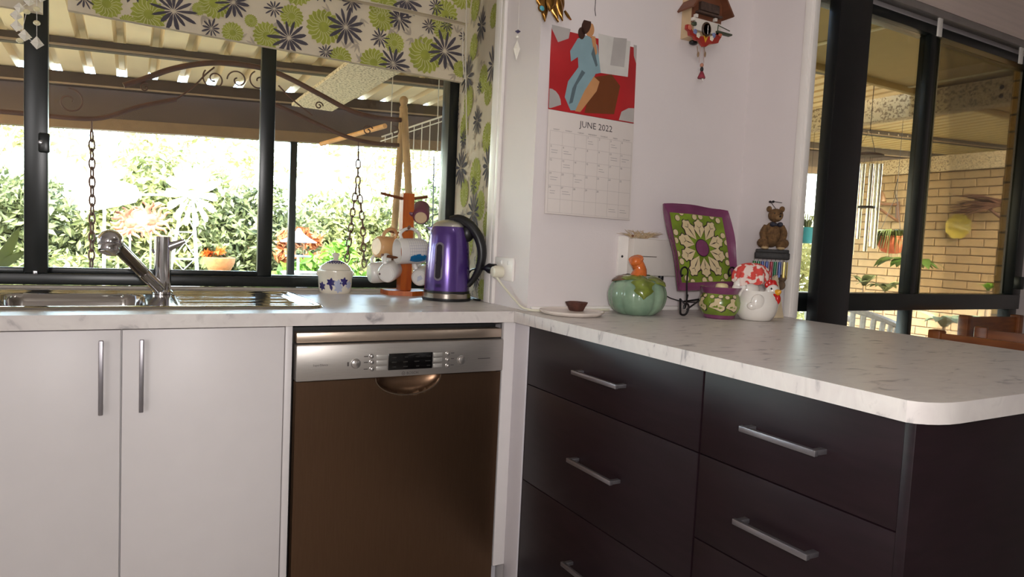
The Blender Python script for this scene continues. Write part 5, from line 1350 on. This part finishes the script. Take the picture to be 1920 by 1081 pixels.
# big strap leaves by the window
t = thing('strap_leaf_plant', 'plant with broad olive strap leaves close outside the window at far left', 'plant', (-1.45, 1.35, -.02))
m_strap = mat('strap_leaf', (96, 104, 42), .45, var=.12, trans=.15)
for (p0, p1, p2, wd) in ((at(-60, 560, Y=1.25), at(0, 490, Y=1.2), at(37, 426, Y=1.2), .021), (at(-60, 530, Y=1.25), at(10, 492, Y=1.2), at(48, 470, Y=1.2), .016), (at(-90, 500, Y=1.3), at(-40, 430, Y=1.3), at(-20, 380, Y=1.3), .02), (V((-1.45, 1.35, .0)), V((-1.47, 1.32, .4)), at(-60, 560, Y=1.25), .012)):
    pts = smooth_path([p0, p1, p2], 6); g = G(); N = len(pts)-1; q = V((.75, -.3, .45)).normalized()
    vs = []
    for i, p in enumerate(pts):
        d = (pts[min(i+1, N)]-pts[max(i-1, 0)]).normalized(); s_ = d.cross(V((-.3, 1, 0))).normalized(); w_ = wd*math.sin(PI*(.15+.85*i/N))**.8 if i < N else .001
        vs += [p-s_*w_, p+V((0, -.004, 0)), p+s_*w_]
    g.add(vs, [(3*i+k, 3*i+k+1, 3*i+k+4, 3*i+k+3) for i in range(N) for k in (0, 1)]); ob('leaf', g, m_strap, t, fixn=False)

# garden swing: scrolled iron frame, chains, timber A-frame
YS = 2.0
m_rust = mat('brown_iron', (78, 46, 28), .55, .2, var=.2)
t = None
for u, v in ((1879, 163), (1877, 180)):
    q = at(u, v, X=3.225); g = G(); g.sph(q, (.004, .012, .012), 10, 8); o = [x for x in COL.objects if x.get('label', '').startswith('upper pale speckled')][0]; ob('bolt_head', g, m_iron, o)
t = thing('garden_swing', 'brown wrought-iron swing frame with a curved scrolled top and turned timber legs', 'swing', (-.3, YS, -.02))
def path(px, r, nm, n=6, Y=YS): return ob(nm, G().tube(smooth_path([at(u, v, Y=Y) for u, v in px], n), r, 8), m_rust, t)
path(((-40, 205), (60, 214), (150, 222), (200, 219), (260, 200), (330, 186)), .011, 'lower_rail')
path(((232, 160), (270, 148), (320, 130), (380, 119), (440, 119), (500, 130), (545, 148), (600, 177), (655, 206), (700, 219), (752, 225)), .0135, 'top_rail')
path(((500, 190), (540, 206), (600, 234), (650, 256), (700, 268), (748, 272)), .011, 'lower_rail')
path(((330, 186), (360, 165), (385, 140), (402, 126)), .004, 'scroll_bar')
path(((522, 160), (550, 188), (586, 216)), .004, 'scroll_bar')
def scroll(u, v, r, a0, turns, nm='scroll'):
    c = at(u, v, Y=YS); return ob(nm, G().tube(spiral(c, r, r*.18, a0, turns, 40, (1, 0, 0), (0, 0, 1)), .0036, 6), m_rust, t)
for u, v, r, a0, tr in ((402, 148, .055, 2.4, 1.4), (446, 150, .050, 3.2, -1.2), (486, 152, .050, 2.0, 1.2), (130, 190, .060, 1.6, -1.3), (272, 164, .022, 1.0, 1.2), (598, 198, .022, 0, 1.3), (690, 245, .030, .5, 1.2), (740, 246, .030, 2, -1.0)): scroll(u, v, r, a0, tr)
m_tim = mat('weathered_timber', (156, 122, 82), .75, var=.2, scale=8, stretch=(4, 4, 1))
a = at(757, 196, Y=YS+.02); b1, b2 = at(740, 420, Y=YS+.25), at(770, 420, Y=YS-.12)
for nm, q in (('timber_leg', b1), ('timber_leg', b2)):
    d = (q-a); d = d*((a.z+.02)/-d.z); ob(nm, G().tube([a+V((0, 0, -.01)), a+d], .021, 12), m_tim, t)
g = G(); g.lathe([(.022, -.04), (.024, -.02), (.016, -.006), (.021, .006), (.025, .02), (.022, .036), (.010, .046), (0, .047)], 18, tuple(a+V((0, 0, .0)))); ob('finial', g, m_tim, t)
a2 = a+V((-2.35, 0, -.15))
for dy in (.25, -.12):
    q = V((a2.x, YS+dy, 1.1)); d = q-a2; d = d*((a2.z+.02)/-d.z); ob('timber_leg', G().tube([a2, a2+d], .021, 10), m_tim, t)
def chain(label, pts, seg=.042, hook=None):
    t = thing('chain', label, 'chain', pts[-1], group='swing chains')
    P = [V(p) for p in pts]; L = [(P[i+1]-P[i]).length for i in range(len(P)-1)]; tot = sum(L); n = int(tot/seg)
    for k in range(n):
        s = (k+.5)/n*tot; i = 0
        while s > L[i] and i < len(L)-1: s -= L[i]; i += 1
        c = P[i].lerp(P[i+1], s/L[i]); d = (P[i+1]-P[i]).normalized()
        side = V((.92, -.39, 0)) if k % 2 else V((.39, .92, 0))
        side = (side-d*side.dot(d)).normalized()
        g = G(); g.tube([c+d*(.027*math.cos(x))+side*(.0125*math.sin(x)) for x in [2*PI*j/12 for j in range(12)]],   .0042, 5, closed=True); ob('link', g, m_rust, t)
    if hook: g = G(); g.tube(hook, .004, 6); ob('hook', g, m_rust, t)
    return t
tp = at(172, 224, Y=YS); h = at(172, 246, Y=YS); bt = at(171, 520, Y=YS)
chain('dark chain of the garden swing hanging at the left behind the tap', [h, at(173, 380, Y=YS), bt], hook=[tp, h])
tp = at(672, 266, Y=YS); h = at(672, 284, Y=YS)
chain('right swing chain, upper single run ending in a fork', [h, at(671, 346, Y=YS)], hook=[tp, h])
chain('left branch of the forked swing chain at the right', [at(668, 348, Y=YS), at(661, 400, Y=YS), at(650, 490, Y=YS-.05)])
chain('right branch of the forked swing chain at the right', [at(673, 350, Y=YS), at(680, 420, Y=YS), at(683, 500, Y=YS+.05)])
# airer, timber pole, trellis
t = thing('clothes_airer', 'wire clothes airer hanging under the patio roof at the right window edge', 'airer', at(800, 230, Y=2.6))
m_wire = mat('white_wire', (200, 192, 176), .5)
r0, r1 = at(716, 256, Y=3.05), at(842, 214, Y=2.2)
ob('rail', G().tube([r0, r1], .006, 6), m_wire, t); ob('rail', G().tube([r0+V((.0, .02, -.03)), r1+V((0, .02, -.03))], .004, 6), m_wire, t)
for f_ in (.15, .85):
    p = r0.lerp(r1, f_); ob('hook', G().tube([p, V((p.x, p.y, rz(p.x, p.y)))], .003, 5), m_wire, t)
for k, l in enumerate((.08, .10, .11, .26, .22, .24, .26, .24)):
    p = r0.lerp(r1, .06+.115*k); ob('hanging_wire', G().tube([p, p+V((0, 0, -l))], .003, 5), m_wire, t)
ob('timber_pole', G().tube([at(602, 270, Y=3.6), at(722, 236, Y=2.7)], .017, 10), mat('orange_pole', (206, 152, 92), .6, var=.1), label='pale orange timber pole slung under the patio gutter', cat='pole')
t = thing('wire_trellis', 'thin dark wire trellis standing in the garden right of the timber legs', 'trellis', at(812, 520, Y=4.8))
a, b = at(814, 292, Y=4.8), at(810, 560, Y=4.8); ob('upright', G().tube([a, V((b.x, 4.8, -.05))], .007, 6), m_iron, t); ob('upright', G().tube([a+V((.28, 0, 0)), V((b.x+.28, 4.8, -.05))], .007, 6), m_iron, t)
for v in (308, 350, 393): p = at(813, v, Y=4.8); ob('cross_wire', G().tube([p+V((-.03, 0, 0)), p+V((.32, 0, 0))], .004, 5), m_iron, t)

# windmill ornament
m_wht = mat('white_enamel', (240, 238, 230), .4, var=.02); m_galv = mat('galvanised', (196, 200, 196), .45, .4)
YM = 6.5; hub = at(352, 365, Y=YM)
t = thing('garden_windmill', 'white garden windmill with daisy blades, tail vane and lattice tower', 'windmill', V((hub.x, YM, -.05)))
yw_ = R(38); wx = V((math.cos(yw_), math.sin(yw_), 0)); wz = V((0, 0, 1)); wn = V((math.sin(yw_), -math.cos(yw_), 0))
for k in range(14):
    a = 2*PI*k/14; d = wx*math.cos(a)+wz*math.sin(a); q = wx*-math.sin(a)+wz*math.cos(a)
    g = G(); vs = []
    for s_, w_ in ((.07, .018), (.16, .03), (.27, .046), (.33, .040), (.345, .01)): vs += [hub+wn*.06+d*s_-q*w_+wn*.012, hub+wn*.06+d*s_+q*w_-wn*.012]
    g.add(vs, [(2*i, 2*i+1, 2*i+3, 2*i+2) for i in range(4)]); ob('blade', g, m_wht, t, sm=0)
g = G(); g.sph(hub+wn*.06, .05, 14, 10); ob('hub', g, m_wht, t)
tl = at(215, 365, Y=YM+.15)
ob('tail_shaft', G().tube([hub+wn*.06, tl], .012, 8), m_wht, t)
g = G(); tx = (hub-tl).normalized(); sp_ = [(.25, 0), (.2, .10), (-.12, .17), (-.32, .19), (-.34, -.16), (-.1, -.15), (.2, -.08)]
g.prism([(x, z) for x, z in sp_], -.004, .004, tl, tx, (0, 0, 1), tx.cross(V((0, 0, 1)))); ob('tail_vane', g, m_wht, t, sm=0)
tb = V((hub.x+.0, YM, 0)); legs = []
for sx, sy in ((-1, -1), (1, -1), (1, 1), (-1, 1)):
    a, b = hub+V((sx*.05, sy*.05, -.04)), V((hub.x-.05+sx*.20, YM+sy*.20, -.05)); legs.append((a, b)); ob('leg', G().tube([a, b], .011, 6), m_galv, t)
g = G()
for i in range(4):
    (a, b), (c, d) = legs[i], legs[(i+1) % 4]
    for k in range(5):
        s0, s1 = k/5+.05, (k+1)/5+.05
        if s1 < 1: g.tube([a.lerp(b, s0), c.lerp(d, s0)], .006, 5); g.tube([a.lerp(b, s0), c.lerp(d, s1)], .005, 5)
ob('lattice', g, m_galv, t)
# flower-shaped metal ornaments
m_sun = mat('painted_rust', (92, 40, 22), .5, var=.2, scale=16, c2=(150, 104, 80))
def sunflower(label, u, v, r, Y):
    c = at(u, v, Y=Y); t = thing('metal_sun', label, 'ornament', V((c.x, Y, -.05)), group='metal sun ornaments')
    for k in range(16):
        a = 2*PI*k/16; d = V((math.cos(a), -.15, math.sin(a))); q = V((-math.sin(a), 0, math.cos(a)))
        g = G(); g.tube([c+d*(r*s_)+q*(.022*math.sin(s_*8+k)) for s_ in (.3, .45, .6, .75, .9, 1)], [.02, .019, .017, .015, .011, .004], 6, flat=.35); ob('ray', g, m_sun, t)
    g = G(); g.sph(c, (r*.34, .03, r*.34), 18, 10); ob('face', g, m_sun, t)
    ob('stake', G().tube([c, V((c.x, Y+.02, -.05))], .009, 6), m_galv, t)
sunflower('left rust and cream metal sun ornament with wavy rays below the windmill', 244, 418, .17, 6.1)
sunflower('right rust and cream metal sun ornament with wavy rays beside the tower', 283, 412, .20, 6.28)
c = at(196, 345, Y=5.9)
t = thing('white_spinner', 'white flower spinner on a pole at the left of the metal suns', 'ornament', V((c.x, 5.9, -.05)))
for k in range(9):
    a = 2*PI*k/9; d = V((math.cos(a), -.1, math.sin(a))); q = V((-math.sin(a), .3, math.cos(a))); g = G(); vs = []
    for s_, w_ in ((.02, .01), (.09, .036), (.16, .042), (.21, .02), (.22, .002)): vs += [c+d*s_-q*w_, c+d*s_+V((0, -.02, 0)), c+d*s_+q*w_]
    g.add(vs, [(3*i+j, 3*i+j+1, 3*i+j+4, 3*i+j+3) for i in range(4) for j in (0, 1)]); ob('petal', g, m_wht, t, fixn=False)
ob('pole', G().tube([c, V((c.x, 5.92, -.05))], .014, 8), m_wht, t)
# orange flower basket on a stand
c = at(412, 492, Y=5.6); m_coir = mat('coir_orange', (206, 138, 84), .85, var=.2, scale=30)
t = thing('flower_basket', 'round orange basket of orange flowers and grassy leaves in the garden', 'planter', V((c.x, 5.6, -.05)))
g = G(); g.lathe([(.04, -.12), (.10, -.08), (.14, 0), (.145, .05), (.135, .055), (.12, .03), (0, .03)], 24, tuple(c)); ob('basket', g, m_coir, t)
g = G(); g.tube([(c.x, 5.6, c.z-.12), (c.x, 5.6, -.05)], .018, 8); ob('stand', g, m_iron, t)
foliage('leaves', (c.x, 5.6, c.z+.09), (.17, .12, .12), 160, .06, LG[0], t, 71)
foliage('orange_flowers', (c.x-.06, 5.53, c.z+.12), (.13, .06, .06), 60, .045, mat('orange_petal', (236, 122, 40), .6, trans=.3), t, 72)
# white bird feeder and bird bath
c = at(560, 452, Y=5.0)
t = thing('bird_feeder', 'white pagoda-topped bird feeder on a pole right of the patio post', 'bird feeder', V((c.x, 5.0, -.05)))
g = G(); g.lathe([(.0, -.004), (.17, -.012), (.172, -.004), (.10, .035), (.045, .075), (.022, .11), (.012, .125), (0, .126)], 8, tuple(c)); ob('roof', g, mat('pale_blue_white', (214, 216, 226), .4), t, sm=20)
g = G(); g.lathe([(.055, -.14), (.055, -.01)], 12, tuple(c)); ob('seed_tube', g, glass_mat('clear_plastic', (.85, .87, .88)), t)
g = G(); g.lathe([(.0, -.15), (.12, -.15), (.125, -.135), (.115, -.14), (0, -.14)], 16, tuple(c)); ob('tray', g, MATS['pale_blue_white'], t)
ob('pole', G().tube([(c.x, 5.0, c.z-.15), (c.x, 5.0, -.05)], .014, 8), m_galv, t)
c = at(566, 512, Y=5.25)
t = thing('bird_bath', 'pale grey stone bird bath below the bird feeder', 'bird bath', V((c.x, 5.25, -.05)))
g = G(); g.lathe([(.05, -.09), (.16, -.04), (.20, 0), (.205, .015), (.19, .015), (.12, -.015), (0, -.02)], 28, tuple(c)); ob('bowl', g, mat('pale_stone', (198, 194, 186), .8, var=.1), t)
g = G(); g.lathe([(.14, -.05), (.13, 0), (.06, .08), (.05, c.z-.05), (.05, c.z-.04)], 20, (c.x, 5.25, 0)); ob('pedestal', g, MATS['pale_stone'], t)

# side patio plants and wall things
c = at(1674, 452, X=5.0); m_terra = mat('terracotta', (196, 100, 62), .8, var=.12)
t = thing('hanging_pot', 'hanging terracotta pot with trailing dark green plant before the brick wall', 'planter', c)
g = G(); g.lathe([(.04, -.11), (.09, -.09), (.125, -.03), (.13, .035), (.135, .04), (.12, .045), (.11, .02), (0, .02)], 28, tuple(c)); ob('pot', g, m_terra, t)
m_trail = mat('trailing_leaf', (66, 82, 36), .5, scale=9, c2=(100, 112, 50), trans=.25)
g = G(); rnd = random.Random(8)
for k in range(110):
    a = rnd.random()*2*PI; r = .10+.05*rnd.random(); l = .06+.17*rnd.random()*(1 if math.cos(a-5.2) > -.2 else .4)
    p0 = c+V((.04*math.cos(a), .04*math.sin(a), .05)); p1 = c+V((r*math.cos(a), r*math.sin(a), .09)); p2 = c+V(((r+.05)*math.cos(a), (r+.05)*math.sin(a), .05-l))
    g.tube(smooth_path([p0, p1, p2], 4), [.004, .006, .008, .009, .009, .008, .006, .004, .002], 4, flat=.4)
ob('trailing_leaves', g, m_trail, t, sm=0, kind='stuff')
g = G()
for a in (0, 2.1, 4.2): g.tube([c+V((.125*math.cos(a), .125*math.sin(a), .03)), c+V((0, 0, .42)), c+V((0, 0, rz(c.x, c.y)-c.z-.02))], .002, 4)
ob('hanger', g, m_iron, t)
t = thing('twig_bundle', 'bundle of dry brown twigs fixed sideways on the brick wall', 'dried twigs', at(1850, 385, X=6.3))
rt_ = at(1878, 381, X=6.33); g = G(); rnd = random.Random(3)
for k in range(46):
    e = at(1772+45*rnd.random()**.7, 362+45*rnd.random(), X=6.2+.15*rnd.random()); md = rt_.lerp(e, .5)+V((0, 0, .03*rnd.uniform(-1, 1)+.01))
    g.tube(smooth_path([rt_+V((0, 0, .03*rnd.uniform(-1, 1))), md, e], 3), [.009, .009, .008, .006, .004, .003, .0015], 5)
ob('twigs', g, mat('dry_twig', (92, 62, 44), .8, var=.25), t, kind='stuff')
a, b = at(1852, 388, X=6.3), at(1876, 408, X=6.36); ob('stalk', G().tube([rt_, V((rt_.x+.07, rt_.y-.14, rt_.z+.0))], .02, 8), MATS['dry_twig'], t); ob('stalk', G().tube([a, b], .014, 8), MATS['dry_twig'], t)
c = at(1799, 424, X=6.388)
g = G(); g.M = Matrix.Translation(c) @ Matrix.Rotation(-PI/2, 4, 'Y'); g.lathe([(0, .004), (.05, .004), (.085, .010), (.115, .022), (.120, .022), (.09, .004), (.05, 0), (0, 0)], 56, fn=lambda a, r, z: r*(1+.09*abs(math.sin(4*a))*(r > .06)))
m = mat('amber_glass', (206, 184, 84), .08, var=.1); o = ob('glass_plate', g, m, label='yellow scalloped glass plate hanging on the brick wall under the twigs', cat='plate')
t = thing('teal_pot', 'teal hanging pot with spiky green plant between wall end and steel post', 'planter', at(1512, 435, X=5.2))
c = at(1513, 438, X=5.2); g = G(); g.lathe([(.06, -.10), (.09, -.06), (.11, .06), (.115, .065), (.10, .065), (.09, .04), (0, .04)], 24, tuple(c)); ob('pot', g, mat('teal_glaze', (36, 112, 122), .3, var=.1), t)
g = G()
for k in range(22):
    a = 2*PI*k/22*5; l = .14+.05*math.sin(k*3); g.tube(smooth_path([c+V((.02*math.cos(a), .02*math.sin(a), .04)), c+V((.06*math.cos(a), .06*math.sin(a), .04+l)), c+V((.15*math.cos(a), .15*math.sin(a), .02+l))], 3), [.007, .007, .006, .005, .004, .003, .001], 4, flat=.4)
ob('leaves', g, LG[1], t, sm=0)
g = G()
for a in (0, 2.1, 4.2): g.tube([c+V((.11*math.cos(a), .11*math.sin(a), .06)), c+V((0, 0, .4)), c+V((0, 0, rz(c.x, c.y)-c.z-.02))], .002, 4)
ob('hanger', g, m_iron, t)
def broad(label, u, v, X, n, L_, m, seed, name='broad_leaf_plant', up_=.5):
    c = at(u, v, X=X); rnd = random.Random(seed); t = thing(name, label, 'plant', V((c.x, c.y, -.02)))
    for k in range(n):
        a = rnd.random()*2*PI; l = L_*(.6+.6*rnd.random()); d = V((math.cos(a), math.sin(a), 0)); q = V((-d.y, d.x, 0)); g = G(); vs = []
        for i in range(7):
            s_ = i/6; p = c+d*(l*s_*.8)+V((0, 0, l*(up_*s_-.75*s_*s_))); w_ = l*.17*math.sin(PI*(.1+.9*s_))**.8 if i < 6 else .001; vs += [p-q*w_, p+V((0, 0, -.012*l)), p+q*w_]
        g.add(vs, [(3*i+j, 3*i+j+1, 3*i+j+4, 3*i+j+3) for i in range(6) for j in (0, 1)]); ob('leaf', g, m, t, fixn=False)
    ob('stem', G().tube([c, V((c.x, c.y, -.02))], .012, 6), m_stem, t)
    return t
m_dkl = mat('dark_leaf', (62, 86, 34), .4, var=.2, trans=.25)
broad('dark broad-leaved plant rising behind the middle of the dining window', 1706, 498, 5.4, 12, .42, m_dkl, 1, up_=.7)
broad('low pale spiky plant on the patio before the brick wall', 1660, 545, 5.6, 14, .30, mat('pale_spike_leaf', (122, 132, 88), .5, trans=.3), 2, up_=.9)
broad('small leafy plant standing low beside the chime', 1620, 535, 5.7, 9, .26, LG[1], 3, up_=1.1)
broad('small bright plant in front of the brick pier', 1853, 545, 5.2, 6, .16, LG[3], 4, up_=1.2)
broad('grey-green plant seen through the lower dining pane', 1770, 612, 4.6, 10, .34, mat('grey_leaf', (112, 124, 92), .5, trans=.2), 5, up_=.9)
# wicker chair outside
t = thing('wicker_chair', 'pale ribbed wicker tub chair outside the lower dining pane', 'chair', (3.45, 1.25, -.02))
m_wick = mat('pale_wicker', (196, 186, 170), .7, var=.12, scale=60)
cx_, cy_ = 3.45, 1.25
for k in range(22):
    a = R(35)+R(250)*k/21; h = .80-.16*abs((k-10.5)/10.5)**1.6
    pts = [V((cx_+(.26+.05*s_)*math.cos(a), cy_+(.26+.05*s_)*math.sin(a), .38+(h-.38)*s_)) for s_ in (0, .35, .7, 1)]
    g = G(); g.tube(pts, .017, 6); ob('cane_rib', g, m_wick, t)
pts = [V((cx_+.315*math.cos(R(35)+R(250)*k/21), cy_+.315*math.sin(R(35)+R(250)*k/21), .80-.16*abs((k-10.5)/10.5)**1.6+.008)) for k in range(22)]
ob('rolled_rim', G().tube(pts, .022, 8), m_wick, t)
g = G(); g.lathe([(.0, .36), (.27, .36), (.28, .38), (.27, .41), (0, .42)], 28, (cx_, cy_, 0)); ob('seat', g, m_wick, t)
for a in (.8, 2.4, 3.9, 5.5): ob('leg', G().tube([(cx_+.22*math.cos(a), cy_+.22*math.sin(a), .37), (cx_+.25*math.cos(a), cy_+.25*math.sin(a), -.02)], .018, 8), m_wick, t)
